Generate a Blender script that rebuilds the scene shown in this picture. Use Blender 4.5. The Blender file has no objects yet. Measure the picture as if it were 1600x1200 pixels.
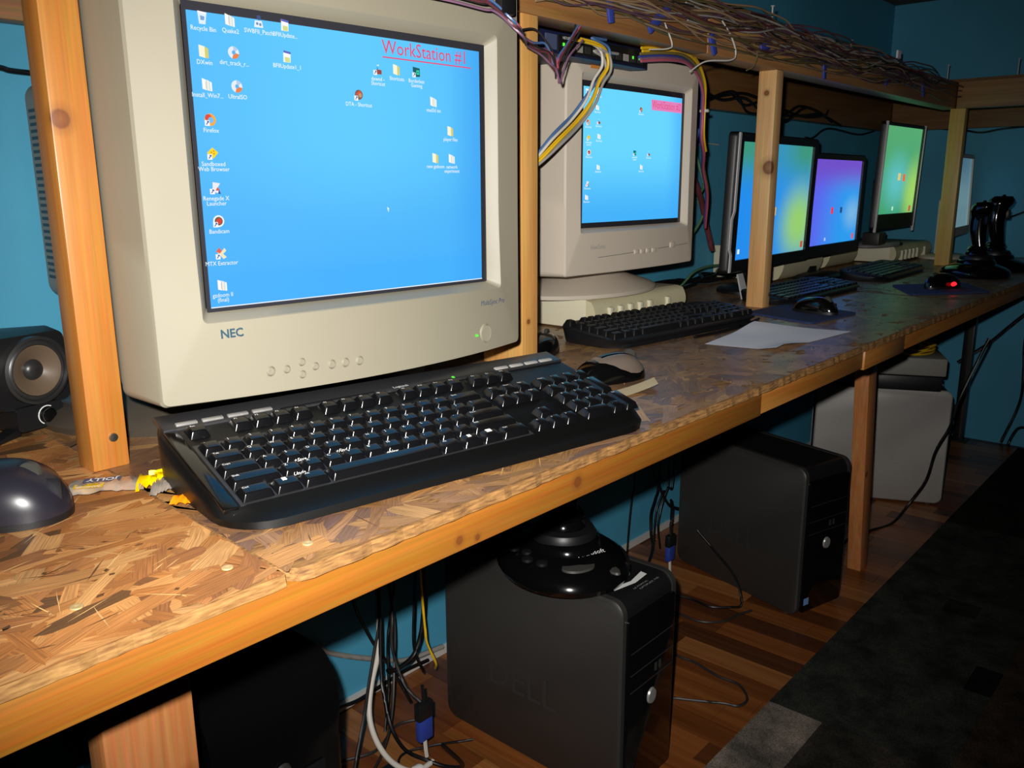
import bpy, bmesh, math, random
from math import sin, cos, pi, radians, sqrt, atan2
from mathutils import Vector, Matrix

random.seed(7)
SC = bpy.context.scene
COL = SC.collection
T = 0.79            # height of the worktop above the floor

# ------------------------------------------------------------------ camera
cam_d = bpy.data.cameras.new('camera'); cam = bpy.data.objects.new('camera', cam_d); COL.objects.link(cam)
cam_d.sensor_width = 36.0; cam_d.sensor_fit = 'HORIZONTAL'; cam_d.lens = 1331.0 * 36 / 1600
cam_d.clip_start = 0.01; cam_d.clip_end = 50
right = Vector((0.6593755, -0.75179658, -0.0050843)); down = Vector((-0.17418503, -0.14618614, -0.97380141)); fwd = Vector((0.73135732, 0.6429864, -0.22734327))
CAMP = Vector((0, 0, T + 0.295))
m = Matrix.Identity(4)
for i in range(3):
    m[i][0] = right[i]; m[i][1] = -down[i]; m[i][2] = -fwd[i]; m[i][3] = CAMP[i]
cam.matrix_world = m
SC.camera = cam

# ------------------------------------------------------------------ world, flash, exposure
w = bpy.data.worlds.new('room_dark'); SC.world = w; w.use_nodes = True
w.node_tree.nodes['Background'].inputs[0].default_value = (0.75, 0.85, 1.0, 1)
w.node_tree.nodes['Background'].inputs[1].default_value = 0.001
fl = bpy.data.lights.new('camera_flash', 'SPOT'); flo = bpy.data.objects.new('camera_flash', fl); COL.objects.link(flo)
fl.energy = 108; fl.color = (1.0, 0.97, 0.92); fl.spot_size = radians(92); fl.spot_blend = 1.0; fl.shadow_soft_size = 0.010
flo.location = CAMP + Vector((-0.02, 0.025, 0.045))
flo.rotation_euler = (fwd + right * 0.0 - down * 0.035).to_track_quat('-Z', 'Y').to_euler()
SC.view_settings.view_transform = 'Standard'; SC.view_settings.look = 'None'
SC.view_settings.exposure = 0.0; SC.view_settings.gamma = 1.0; SC.view_settings.use_curve_mapping = False

# ------------------------------------------------------------------ materials
def lin(c):
    return tuple(((v / 255 / 12.92) if v / 255 <= 0.04045 else ((v / 255 + 0.055) / 1.055) ** 2.4) for v in c)
def nd(nt, kind, **kw):
    n = nt.nodes.new(kind)
    for k, v in kw.items(): setattr(n, k, v)
    return n
def base_mat(name):
    mt = bpy.data.materials.new(name); mt.use_nodes = True
    return mt, mt.node_tree, mt.node_tree.nodes['Principled BSDF']
def plastic(name, rgb, rough=0.45, metal=0.0, spec=0.5, noise=0.06, scale=180.0, bump=0.0, coat=0.0):
    mt, nt, b = base_mat(name)
    c = lin(rgb)
    tc = nd(nt, 'ShaderNodeTexCoord'); nz = nd(nt, 'ShaderNodeTexNoise'); nz.inputs['Scale'].default_value = scale / 12; nz.inputs['Detail'].default_value = 4
    nt.links.new(tc.outputs['Object'], nz.inputs['Vector'])
    mx = nd(nt, 'ShaderNodeMix', data_type='RGBA')
    mx.inputs[6].default_value = (*[v * (1 - noise) for v in c], 1); mx.inputs[7].default_value = (*[min(1, v * (1 + noise)) for v in c], 1)
    nt.links.new(nz.outputs['Fac'], mx.inputs[0]); nt.links.new(mx.outputs[2], b.inputs['Base Color'])
    b.inputs['Roughness'].default_value = rough; b.inputs['Metallic'].default_value = metal; b.inputs['Specular IOR Level'].default_value = spec
    if coat: b.inputs['Coat Weight'].default_value = coat; b.inputs['Coat Roughness'].default_value = 0.08
    if bump:
        n2 = nd(nt, 'ShaderNodeTexNoise'); n2.inputs['Scale'].default_value = scale * 6; nt.links.new(tc.outputs['Object'], n2.inputs['Vector'])
        bp = nd(nt, 'ShaderNodeBump'); bp.inputs['Strength'].default_value = bump; bp.inputs['Distance'].default_value = 0.0006
        nt.links.new(n2.outputs['Fac'], bp.inputs['Height']); nt.links.new(bp.outputs['Normal'], b.inputs['Normal'])
    return mt
def emis(name, rgb, s=1.0):
    mt, nt, b = base_mat(name)
    b.inputs['Base Color'].default_value = (0.01, 0.01, 0.01, 1); b.inputs['Roughness'].default_value = 0.35; b.inputs['Specular IOR Level'].default_value = 0.0
    b.inputs['Emission Color'].default_value = (*lin(rgb), 1); b.inputs['Emission Strength'].default_value = s
    return mt
def screen_mat(name, s=1.0, rough=0.2):
    mt, nt, b = base_mat(name)
    at = nd(nt, 'ShaderNodeAttribute'); at.attribute_name = 'Col'
    b.inputs['Base Color'].default_value = (0.012, 0.012, 0.014, 1); b.inputs['Roughness'].default_value = rough; b.inputs['Specular IOR Level'].default_value = 0.3
    nt.links.new(at.outputs['Color'], b.inputs['Emission Color']); b.inputs['Emission Strength'].default_value = s
    return mt
def wood(name, c1, c2, axis=0, rough=0.5, knots=(), scale=1.0, coat=0.0):
    """pine: stretched noise rings along one axis plus dark round knots"""
    mt, nt, b = base_mat(name)
    tc = nd(nt, 'ShaderNodeTexCoord'); mp = nd(nt, 'ShaderNodeMapping')
    sc = [26 * scale] * 3; sc[axis] = 1.1 * scale
    mp.inputs['Scale'].default_value = sc
    nt.links.new(tc.outputs['Object'], mp.inputs['Vector'])
    n1 = nd(nt, 'ShaderNodeTexNoise'); n1.inputs['Scale'].default_value = 2.2; n1.inputs['Detail'].default_value = 5; n1.inputs['Roughness'].default_value = 0.6; n1.inputs['Distortion'].default_value = 0.5
    nt.links.new(mp.outputs['Vector'], n1.inputs['Vector'])
    sc2 = [150 * scale] * 3; sc2[axis] = 4 * scale
    mp2 = nd(nt, 'ShaderNodeMapping'); mp2.inputs['Scale'].default_value = sc2; nt.links.new(tc.outputs['Object'], mp2.inputs['Vector'])
    n2 = nd(nt, 'ShaderNodeTexNoise'); n2.inputs['Scale'].default_value = 2.0; n2.inputs['Detail'].default_value = 3; nt.links.new(mp2.outputs['Vector'], n2.inputs['Vector'])
    cr = nd(nt, 'ShaderNodeValToRGB'); cr.color_ramp.elements[0].position = 0.30; cr.color_ramp.elements[1].position = 0.68
    cr.color_ramp.elements[0].color = (*lin(c1), 1); cr.color_ramp.elements[1].color = (*lin(c2), 1)
    nt.links.new(n1.outputs['Fac'], cr.inputs['Fac'])
    mx = nd(nt, 'ShaderNodeMix', data_type='RGBA', blend_type='MULTIPLY'); mx.inputs[0].default_value = 0.5
    nt.links.new(cr.outputs['Color'], mx.inputs[6]); nt.links.new(n2.outputs['Color'], mx.inputs[7])
    g = nd(nt, 'ShaderNodeGamma'); g.inputs['Gamma'].default_value = 1.0; nt.links.new(mx.outputs[2], g.inputs['Color'])
    out = g.outputs['Color']
    for (kx, ky, kz, r) in knots:
        vm = nd(nt, 'ShaderNodeVectorMath', operation='DISTANCE'); vm.inputs[1].default_value = (kx, ky, kz)
        nt.links.new(tc.outputs['Object'], vm.inputs[0])
        rr = nd(nt, 'ShaderNodeValToRGB'); rr.color_ramp.elements[0].position = 0.0; rr.color_ramp.elements[0].color = (0.75, 0.75, 0.75, 1)
        e = rr.color_ramp.elements.new(0.42); e.color = (0.95, 0.95, 0.95, 1)
        e = rr.color_ramp.elements.new(0.55); e.color = (0.35, 0.35, 0.35, 1)
        rr.color_ramp.elements[-1].position = 1.0; rr.color_ramp.elements[-1].color = (0, 0, 0, 1)
        mr = nd(nt, 'ShaderNodeMath', operation='DIVIDE'); mr.inputs[1].default_value = r * 2
        nt.links.new(vm.outputs['Value'], mr.inputs[0]); nt.links.new(mr.outputs[0], rr.inputs['Fac'])
        m2 = nd(nt, 'ShaderNodeMix', data_type='RGBA'); nt.links.new(rr.outputs['Color'], m2.inputs[0]); nt.links.new(out, m2.inputs[6]); m2.inputs[7].default_value = (*lin((112, 62, 28)), 1)
        out = m2.outputs[2]
    nt.links.new(out, b.inputs['Base Color'])
    b.inputs['Roughness'].default_value = rough
    if coat: b.inputs['Coat Weight'].default_value = coat; b.inputs['Coat Roughness'].default_value = 0.25
    bp = nd(nt, 'ShaderNodeBump'); bp.inputs['Strength'].default_value = 0.25; bp.inputs['Distance'].default_value = 0.0006
    nt.links.new(n2.outputs['Fac'], bp.inputs['Height']); nt.links.new(bp.outputs['Normal'], b.inputs['Normal'])
    return mt
def osb_mat(name, rough=0.5, coat=0.0):
    """colour per flake from the mesh, fine fibre grain on top"""
    mt, nt, b = base_mat(name)
    at = nd(nt, 'ShaderNodeAttribute'); at.attribute_name = 'Col'
    uv = nd(nt, 'ShaderNodeUVMap'); uv.uv_map = 'UVMap'
    mp = nd(nt, 'ShaderNodeMapping'); mp.inputs['Scale'].default_value = (22, 900, 1); nt.links.new(uv.outputs['UV'], mp.inputs['Vector'])
    nz = nd(nt, 'ShaderNodeTexNoise'); nz.inputs['Scale'].default_value = 1.0; nz.inputs['Detail'].default_value = 4; nt.links.new(mp.outputs['Vector'], nz.inputs['Vector'])
    cr = nd(nt, 'ShaderNodeValToRGB'); cr.color_ramp.elements[0].position = 0.25; cr.color_ramp.elements[0].color = (0.5, 0.48, 0.46, 1); cr.color_ramp.elements[1].position = 0.72; cr.color_ramp.elements[1].color = (1.38, 1.34, 1.25, 1)
    nt.links.new(nz.outputs['Fac'], cr.inputs['Fac'])
    tc = nd(nt, 'ShaderNodeTexCoord'); n2 = nd(nt, 'ShaderNodeTexNoise'); n2.inputs['Scale'].default_value = 9; n2.inputs['Detail'].default_value = 5; nt.links.new(tc.outputs['Object'], n2.inputs['Vector'])
    c2 = nd(nt, 'ShaderNodeValToRGB'); c2.color_ramp.elements[0].position = 0.35; c2.color_ramp.elements[0].color = (0.72, 0.70, 0.70, 1); c2.color_ramp.elements[1].position = 0.62; c2.color_ramp.elements[1].color = (1, 1, 1, 1)
    nt.links.new(n2.outputs['Fac'], c2.inputs['Fac'])
    m1 = nd(nt, 'ShaderNodeMix', data_type='RGBA', blend_type='MULTIPLY'); m1.inputs[0].default_value = 1; nt.links.new(at.outputs['Color'], m1.inputs[6]); nt.links.new(cr.outputs['Color'], m1.inputs[7])
    m2 = nd(nt, 'ShaderNodeMix', data_type='RGBA', blend_type='MULTIPLY'); m2.inputs[0].default_value = 1; nt.links.new(m1.outputs[2], m2.inputs[6]); nt.links.new(c2.outputs['Color'], m2.inputs[7])
    nt.links.new(m2.outputs[2], b.inputs['Base Color']); b.inputs['Roughness'].default_value = rough
    if coat: b.inputs['Coat Weight'].default_value = coat; b.inputs['Coat Roughness'].default_value = 0.3
    bp = nd(nt, 'ShaderNodeBump'); bp.inputs['Strength'].default_value = 0.35; bp.inputs['Distance'].default_value = 0.0006
    nt.links.new(nz.outputs['Fac'], bp.inputs['Height']); nt.links.new(bp.outputs['Normal'], b.inputs['Normal'])
    return mt
def osb_edge_mat(name, ca, cb):
    mt, nt, b = base_mat(name)
    tc = nd(nt, 'ShaderNodeTexCoord'); mp = nd(nt, 'ShaderNodeMapping'); mp.inputs['Scale'].default_value = (60, 240, 420); nt.links.new(tc.outputs['Object'], mp.inputs['Vector'])
    nz = nd(nt, 'ShaderNodeTexNoise'); nz.inputs['Scale'].default_value = 1.0; nz.inputs['Detail'].default_value = 6; nt.links.new(mp.outputs['Vector'], nz.inputs['Vector'])
    cr = nd(nt, 'ShaderNodeValToRGB'); cr.color_ramp.elements[0].position = 0.3; cr.color_ramp.elements[0].color = (*lin(ca), 1); cr.color_ramp.elements[1].position = 0.7; cr.color_ramp.elements[1].color = (*lin(cb), 1)
    nt.links.new(nz.outputs['Fac'], cr.inputs['Fac']); nt.links.new(cr.outputs['Color'], b.inputs['Base Color']); b.inputs['Roughness'].default_value = 0.8
    bp = nd(nt, 'ShaderNodeBump'); bp.inputs['Strength'].default_value = 0.45; bp.inputs['Distance'].default_value = 0.001
    nt.links.new(nz.outputs['Fac'], bp.inputs['Height']); nt.links.new(bp.outputs['Normal'], b.inputs['Normal'])
    return mt
def wall_mat(name, rgb):
    mt, nt, b = base_mat(name)
    tc = nd(nt, 'ShaderNodeTexCoord'); nz = nd(nt, 'ShaderNodeTexNoise'); nz.inputs['Scale'].default_value = 3.0; nz.inputs['Detail'].default_value = 6; nt.links.new(tc.outputs['Object'], nz.inputs['Vector'])
    cr = nd(nt, 'ShaderNodeValToRGB'); c = lin(rgb)
    cr.color_ramp.elements[0].position = 0.3; cr.color_ramp.elements[0].color = (*[v * 0.88 for v in c], 1); cr.color_ramp.elements[1].position = 0.7; cr.color_ramp.elements[1].color = (*[v * 1.06 for v in c], 1)
    nt.links.new(nz.outputs['Fac'], cr.inputs['Fac']); nt.links.new(cr.outputs['Color'], b.inputs['Base Color']); b.inputs['Roughness'].default_value = 0.55; b.inputs['Specular IOR Level'].default_value = 0.3
    n2 = nd(nt, 'ShaderNodeTexNoise'); n2.inputs['Scale'].default_value = 160; nt.links.new(tc.outputs['Object'], n2.inputs['Vector'])
    bp = nd(nt, 'ShaderNodeBump'); bp.inputs['Strength'].default_value = 0.12; bp.inputs['Distance'].default_value = 0.001
    nt.links.new(n2.outputs['Fac'], bp.inputs['Height']); nt.links.new(bp.outputs['Normal'], b.inputs['Normal'])
    return mt
def rug_mat(name):
    mt, nt, b = base_mat(name)
    tc = nd(nt, 'ShaderNodeTexCoord'); n1 = nd(nt, 'ShaderNodeTexNoise'); n1.inputs['Scale'].default_value = 420; n1.inputs['Detail'].default_value = 3
    n2 = nd(nt, 'ShaderNodeTexNoise'); n2.inputs['Scale'].default_value = 11; n2.inputs['Detail'].default_value = 8; n2.inputs['Roughness'].default_value = 0.65
    nt.links.new(tc.outputs['Object'], n1.inputs['Vector']); nt.links.new(tc.outputs['Object'], n2.inputs['Vector'])
    at = nd(nt, 'ShaderNodeAttribute'); at.attribute_name = 'Col'
    c1 = nd(nt, 'ShaderNodeValToRGB'); c1.color_ramp.elements[0].position = 0.3; c1.color_ramp.elements[0].color = (0.45, 0.45, 0.45, 1); c1.color_ramp.elements[1].position = 0.7; c1.color_ramp.elements[1].color = (1.4, 1.4, 1.4, 1); nt.links.new(n1.outputs['Fac'], c1.inputs['Fac'])
    c2 = nd(nt, 'ShaderNodeValToRGB'); c2.color_ramp.elements[0].position = 0.36; c2.color_ramp.elements[0].color = (0.4, 0.42, 0.42, 1); c2.color_ramp.elements[1].position = 0.72; c2.color_ramp.elements[1].color = (1.6, 1.55, 1.5, 1); nt.links.new(n2.outputs['Fac'], c2.inputs['Fac'])
    m1 = nd(nt, 'ShaderNodeMix', data_type='RGBA', blend_type='MULTIPLY'); m1.inputs[0].default_value = 1; nt.links.new(at.outputs['Color'], m1.inputs[6]); nt.links.new(c1.outputs['Color'], m1.inputs[7])
    m2 = nd(nt, 'ShaderNodeMix', data_type='RGBA', blend_type='MULTIPLY'); m2.inputs[0].default_value = 1; nt.links.new(m1.outputs[2], m2.inputs[6]); nt.links.new(c2.outputs['Color'], m2.inputs[7])
    nt.links.new(m2.outputs[2], b.inputs['Base Color']); b.inputs['Roughness'].default_value = 0.95; b.inputs['Specular IOR Level'].default_value = 0.1
    return mt

PINE_A, PINE_B = (190, 116, 44), (212, 146, 70)
M = {}
M['beige'] = plastic('beige_plastic', (140, 134, 117), 0.5, noise=0.03, bump=0.10)
M['beige_dark'] = plastic('beige_grey_plastic', (122, 118, 104), 0.5, noise=0.03, bump=0.10)
M['beige_rear'] = plastic('grey_rear_plastic', (128, 128, 120), 0.6)
M['vs'] = plastic('warm_grey_plastic', (200, 188, 172), 0.5, noise=0.03, bump=0.1)
M['cream'] = plastic('cream_plastic', (214, 208, 182), 0.5, noise=0.03)
M['cream_rib'] = plastic('cream_rib_plastic', (206, 198, 164), 0.5, noise=0.03)
M['black'] = plastic('black_plastic', (20, 20, 22), 0.42)
M['black_gloss'] = plastic('black_gloss_plastic', (9, 9, 10), 0.12, spec=0.5)
M['black_key'] = plastic('black_key_plastic', (13, 13, 15), 0.2, spec=0.6)
M['black_key2'] = plastic('black_key_matte_plastic', (19, 19, 20), 0.4)
M['kb_case'] = plastic('black_case_plastic', (7, 7, 7), 0.45, spec=0.35)
M['kb_strip'] = plastic('grey_strip_plastic', (40, 40, 42), 0.35)
M['tube'] = plastic('dark_tube_glass', (44, 44, 50), 0.12)
M['basedark'] = plastic('smoke_grey_plastic', (68, 62, 54), 0.35)
M['silver'] = plastic('silver_plastic', (176, 174, 172), 0.34, metal=0.55)
M['silver_soft'] = plastic('silver_satin_plastic', (150, 134, 122), 0.3, metal=0.5)
M['pale_silver'] = plastic('pale_silver_plastic', (205, 205, 208), 0.35)
M['steel'] = plastic('steel', (190, 186, 178), 0.3, metal=1.0)
M['brass'] = plastic('brassy_screw', (214, 186, 132), 0.4, metal=0.4)
M['chrome'] = plastic('chrome', (205, 200, 200), 0.18, metal=1.0)
M['pc_panel'] = plastic('grey_painted_panel', (56, 54, 52), 0.42, metal=0.25, bump=0.15)
M['pc_panel_light'] = plastic('silver_painted_panel', (172, 168, 164), 0.42, metal=0.2, bump=0.15)
M['emboss'] = plastic('embossed_panel', (60, 58, 56), 0.38, metal=0.3)
M['emboss_light'] = plastic('embossed_light_panel', (160, 156, 152), 0.42, metal=0.2)
M['white_print'] = plastic('white_print', (230, 230, 228), 0.5)
M['grey_print'] = plastic('grey_print', (150, 150, 148), 0.5)
M['blue_print'] = plastic('blue_print', (36, 70, 88), 0.5)
M['navy_print'] = plastic('navy_print', (70, 80, 110), 0.5)
M['paper'] = plastic('white_paper', (246, 243, 248), 0.7, noise=0.03)
M['cardboard'] = plastic('buff_card', (206, 188, 150), 0.7)
M['mat_blue'] = plastic('blue_cloth', (30, 48, 92), 0.9, bump=0.4)
M['switch_blue'] = plastic('navy_metal', (17, 23, 56), 0.5)
M['cone'] = plastic('speaker_cone', (98, 82, 66), 0.35)
M['rubber'] = plastic('grey_rubber', (62, 62, 58), 0.5)
M['ring_grey'] = plastic('dark_ring', (40, 40, 40), 0.35)
M['white_cable'] = plastic('white_cable', (206, 200, 190), 0.45)
M['grey_cable'] = plastic('grey_cable', (150, 146, 140), 0.5)
M['black_cable'] = plastic('black_cable', (14, 14, 16), 0.4)
M['dark_cable'] = plastic('dark_grey_cable', (40, 38, 38), 0.45)
M['yellow_cable'] = plastic('yellow_cable', (222, 178, 30), 0.4)
M['blue_cable'] = plastic('blue_cable', (74, 110, 160), 0.4)
M['purple_cable'] = plastic('purple_cable', (128, 92, 118), 0.45)
M['maroon_cable'] = plastic('maroon_cable', (100, 50, 56), 0.45)
M['green_cable'] = plastic('green_cable', (84, 128, 92), 0.45)
M['pink_cable'] = plastic('pink_cable', (176, 84, 104), 0.45)
M['tan_cable'] = plastic('tan_cable', (192, 160, 126), 0.5)
M['olive_cable'] = plastic('olive_cable', (120, 108, 60), 0.5)
M['plum_wire'] = plastic('plum_wire', (92, 66, 80), 0.5); M['brown_wire'] = plastic('brown_wire', (104, 78, 58), 0.5); M['tan_wire'] = plastic('tan_wire', (150, 122, 92), 0.5); M['olive_wire'] = plastic('olive_wire', (92, 84, 50), 0.5); M['maroon_wire'] = plastic('maroon_wire', (84, 42, 46), 0.5)
M['vga_blue'] = plastic('blue_plug', (40, 62, 150), 0.5)
M['clip_blue'] = plastic('blue_tape', (52, 66, 150), 0.55)
M['foil'] = plastic('clear_foil', (196, 184, 170), 0.18, metal=0.45, noise=0.3, scale=900)
M['yellow_foil'] = plastic('yellow_foil', (240, 196, 0), 0.25)
M['orange_foil'] = plastic('orange_foil', (255, 140, 10), 0.35)
M['wall'] = wall_mat('teal_paint', (77, 160, 193))
M['white_paint'] = plastic('white_paint', (200, 196, 190), 0.5)
M['ceiling'] = plastic('ceiling_brown', (96, 72, 54), 0.8)
M['mousepurple'] = plastic('dark_mouse_plastic', (34, 33, 42), 0.30)
M['sticker_blue'] = plastic('blue_sticker', (110, 150, 205), 0.4)
M['w_led'] = emis('green_led', (90, 255, 60), 1.2)
M['r_led'] = emis('red_led', (255, 30, 40), 2.2)
M['rug'] = rug_mat('rug_pile')

# ------------------------------------------------------------------ object helpers
def setp(o, label=None, cat=None, group=None, kind=None):
    if label: o['label'] = label
    if cat: o['category'] = cat
    if group: o['group'] = group
    if kind: o['kind'] = kind
    return o
def thing(name, label, cat, loc=(0, 0, 0), yaw=0.0, group=None):
    o = bpy.data.objects.new(name, None); COL.objects.link(o); o.empty_display_size = 0.05
    o.location = loc; o.rotation_euler = (0, 0, yaw)
    return setp(o, label, cat, group)
def link(name, me, parent=None, matrix=None):
    o = bpy.data.objects.new(name, me); COL.objects.link(o)
    if parent: o.parent = parent
    if matrix is not None: o.matrix_local = matrix
    return o
class MB:
    def __init__(s): s.v = []; s.f = []; s.mi = []; s.mats = []
    def mat(s, mt):
        if mt not in s.mats: s.mats.append(mt)
        return s.mats.index(mt)
    def add(s, vs, fs, mt=None):
        k = len(s.v); s.v += [tuple(p) for p in vs]; i = s.mat(mt) if mt else 0
        for f in fs: s.f.append([k + a for a in f]); s.mi.append(i)
        return s
    def box(s, x0, x1, y0, y1, z0, z1, mt=None):
        return s.add([(x0, y0, z0), (x1, y0, z0), (x1, y1, z0), (x0, y1, z0), (x0, y0, z1), (x1, y0, z1), (x1, y1, z1), (x0, y1, z1)],
                     [(0, 3, 2, 1), (4, 5, 6, 7), (0, 1, 5, 4), (1, 2, 6, 5), (2, 3, 7, 6), (3, 0, 4, 7)], mt)
    def loft(s, rings, cap0=False, cap1=False, mt=None, closed=True):
        n = len(rings[0]); vs = [p for r in rings for p in r]; fs = []
        for i in range(len(rings) - 1):
            for j in range(n if closed else n - 1):
                a = i * n + j; b = i * n + (j + 1) % n
                fs.append((a, b, b + n, a + n))
        if cap0: fs.append(tuple(range(n - 1, -1, -1)))
        if cap1: k = (len(rings) - 1) * n; fs.append(tuple(range(k, k + n)))
        return s.add(vs, fs, mt)
    def lathe(s, prof, n=32, c=(0, 0, 0), sx=1.0, sy=1.0, mt=None, axis='z', cap=True):
        rings = []
        for r, z in prof:
            ring = []
            for k in range(n):
                a = 2 * pi * k / n; p = (r * cos(a) * sx, r * sin(a) * sy, z)
                if axis == 'y': p = (p[0], -p[2], p[1])
                elif axis == 'x': p = (p[2], p[0], p[1])
                ring.append((c[0] + p[0], c[1] + p[1], c[2] + p[2]))
            rings.append(ring)
        return s.loft(rings, cap, cap, mt)
    def tube(s, pts, r, n=6, mt=None, caps=True):
        P = [Vector(p) for p in pts]; rings = []; up = Vector((0.31, 0.17, 0.93)).normalized()
        for i, p in enumerate(P):
            t = (P[min(i + 1, len(P) - 1)] - P[max(i - 1, 0)])
            t = t.normalized() if t.length > 1e-9 else Vector((1, 0, 0))
            a = t.cross(up); a = a.normalized() if a.length > 1e-4 else Vector((1, 0, 0)); b = t.cross(a).normalized()
            rr = r[i] if isinstance(r, (list, tuple)) else r
            rings.append([tuple(p + (a * cos(2 * pi * k / n) + b * sin(2 * pi * k / n)) * rr) for k in range(n)])
        return s.loft(rings, caps, caps, mt)
    def build(s, name, mt=None, parent=None, smooth=False, bevel=0.0, seg=2, matrix=None, angle=35, fix=True):
        me = bpy.data.meshes.new(name); me.from_pydata(s.v, [], s.f)
        ms = s.mats if s.mats else [mt]
        for q in ms: me.materials.append(q)
        if len(ms) > 1:
            for p, i in zip(me.polygons, s.mi): p.material_index = i
        if fix or bevel:
            bm = bmesh.new(); bm.from_mesh(me)
            bmesh.ops.recalc_face_normals(bm, faces=bm.faces)
            if bevel:
                es = [e for e in bm.edges if len(e.link_faces) == 2 and e.calc_face_angle(0) > radians(30)]
                bmesh.ops.bevel(bm, geom=es, offset=bevel, segments=seg, profile=0.5, affect='EDGES', clamp_overlap=True)
            bm.to_mesh(me); bm.free()
        if smooth or bevel:
            me.shade_smooth()
            try: me.set_sharp_from_angle(angle=radians(angle))
            except Exception: pass
        o = link(name, me, parent, matrix)
        return o
def rr(x0, x1, z0, z1, rad, n=6, y=0.0, side=8):
    """rounded rectangle loop in the x-z plane at depth y (anticlockwise seen from -y)"""
    pts = []; cs = [(x1 - rad, z0 + rad, -pi / 2), (x1 - rad, z1 - rad, 0), (x0 + rad, z1 - rad, pi / 2), (x0 + rad, z0 + rad, pi)]
    for ci, (cx, cz, a0) in enumerate(cs):
        arc = [(cx + rad * cos(a0 + pi / 2 * k / n), cz + rad * sin(a0 + pi / 2 * k / n)) for k in range(n + 1)]
        pts += arc
        nx = cs[(ci + 1) % 4]; q = (nx[0] + rad * cos(nx[2]), nx[1] + rad * sin(nx[2])); p = arc[-1]
        for k in range(1, side): pts.append((p[0] + (q[0] - p[0]) * k / side, p[1] + (q[1] - p[1]) * k / side))
    return [(a, y, b) for a, b in pts]
def crom(pts, n=8):
    P = [Vector(p) for p in pts]
    if len(P) < 3: return [tuple(P[0].lerp(P[-1], k / n)) for k in range(n + 1)]
    P = [P[0] * 2 - P[1]] + P + [P[-1] * 2 - P[-2]]; out = []
    for i in range(1, len(P) - 2):
        a, b, c, d = P[i - 1:i + 3]
        for k in range(n):
            t = k / n
            out.append(tuple(0.5 * ((2 * b) + (c - a) * t + (2 * a - 5 * b + 4 * c - d) * t * t + (3 * b - a - 3 * c + d) * t ** 3)))
    out.append(tuple(P[-2])); return out
def jig(pts, s, rng=random):
    return [(x + rng.uniform(-s, s), y + rng.uniform(-s, s), z + rng.uniform(-s, s)) for x, y, z in pts]
def cable(name, pts, r, mt, parent=None, n=6, sub=8):
    return MB().tube(crom(pts, sub), r, n).build(name, mt, parent, smooth=True, angle=60)
def top_cable(name, label, pts, r, mt, cat='cable', group=None, n=6, sub=8):
    return setp(cable(name, pts, r, mt, None, n, sub), label, cat, group)
_txt = {}
def text_data(body, size, bold=False, align='CENTER', sx=1.0):
    key = (body, size, align, sx)
    if key in _txt: return _txt[key]
    cu = bpy.data.curves.new('t', 'FONT'); cu.body = body; cu.size = size; cu.align_x = align; cu.align_y = 'CENTER'; cu.resolution_u = 2
    if bold: cu.offset = size * 0.025
    o = bpy.data.objects.new('t', cu); COL.objects.link(o)
    dg = bpy.context.evaluated_depsgraph_get(); me = bpy.data.meshes.new_from_object(o.evaluated_get(dg))
    vs = [(v.co.x * sx, v.co.y) for v in me.vertices]; fs = [tuple(p.vertices) for p in me.polygons]
    bpy.data.objects.remove(o); bpy.data.curves.remove(cu); bpy.data.meshes.remove(me)
    _txt[key] = (vs, fs); return vs, fs
def text(name, body, size, fn, mt, parent, bold=False, align='CENTER', sx=1.0):
    """flat lettering laid on a surface; fn maps (x, y) of the lettering to a local point"""
    vs, fs = text_data(body, size, bold, align, sx)
    return MB().add([fn(x, y) for x, y in vs], fs).build(name, mt, parent, fix=False)
def colgrid(me, cols):
    a = me.color_attributes.new('Col', 'FLOAT_COLOR', 'POINT')
    for i, c in enumerate(cols): a.data[i].color = (*c, 1)
def smooth01(t): t = max(0, min(1, t)); return t * t * (3 - 2 * t)
def mix(a, b, t): return tuple(x + (y - x) * t for x, y in zip(a, b))

# ================================================================== THE SETTING
def struct(name, mb, mt, **k): return setp(mb.build(name, mt, **k), kind='structure')
WX, WY, CZ = 4.01, 1.34, T + 1.03
fl_o = struct('floor', MB().box(-2.2, WX, -3.0, WY, -0.12, -0.004), plastic('floor_base', (84, 50, 26), 0.5))
struct('wall_back', MB().box(-2.2, WX + 0.1, WY, WY + 0.1, -0.12, CZ), M['wall'])
struct('wall_right', MB().box(WX, WX + 0.1, -3.0, WY, -0.12, CZ), M['wall'])
struct('ceiling', MB().box(-2.2, WX + 0.1, -3.0, WY + 0.1, CZ, CZ + 0.08), M['ceiling'])
struct('baseboard_back', MB().box(-2.2, WX, WY - 0.010, WY, 0.0, 0.018), M['white_paint'])
struct('trim_1', MB().box(-0.6, 1.02, WY - 0.012, WY, T, T + 0.022), M['white_paint'])
# laminate strips: each its own piece of the floor
lam = [wood('laminate_%d' % i, a, b_, axis=1, rough=0.32, scale=0.7) for i, (a, b_) in enumerate([((128, 72, 32), (168, 100, 50)), ((104, 56, 26), (140, 80, 38)), ((150, 92, 46), (190, 126, 70)), ((84, 46, 24), (112, 64, 34))])]
rng = random.Random(3)
sw = 0.066; lam_mesh = {}
for i in range(50):
    x0 = 0.72 + i * sw; y = 0.40 - rng.random() * 0.3
    while y < WY - 0.011:
        L = rng.choice((0.26, 0.33, 0.41)); y1 = min(y + L, WY - 0.0105); yy = max(y, 0.36)
        if y1 - yy > 0.03 and x0 + sw < WX:
            k = rng.choices((0, 1, 2, 3), (5, 4, 2, 2))[0]
            MB().box(x0 + 0.0006, x0 + sw - 0.0006, yy + 0.0006, y1 - 0.0006, -0.0045, 0.0).build('laminate_strip', lam[k], fl_o)
        y += L
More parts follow.
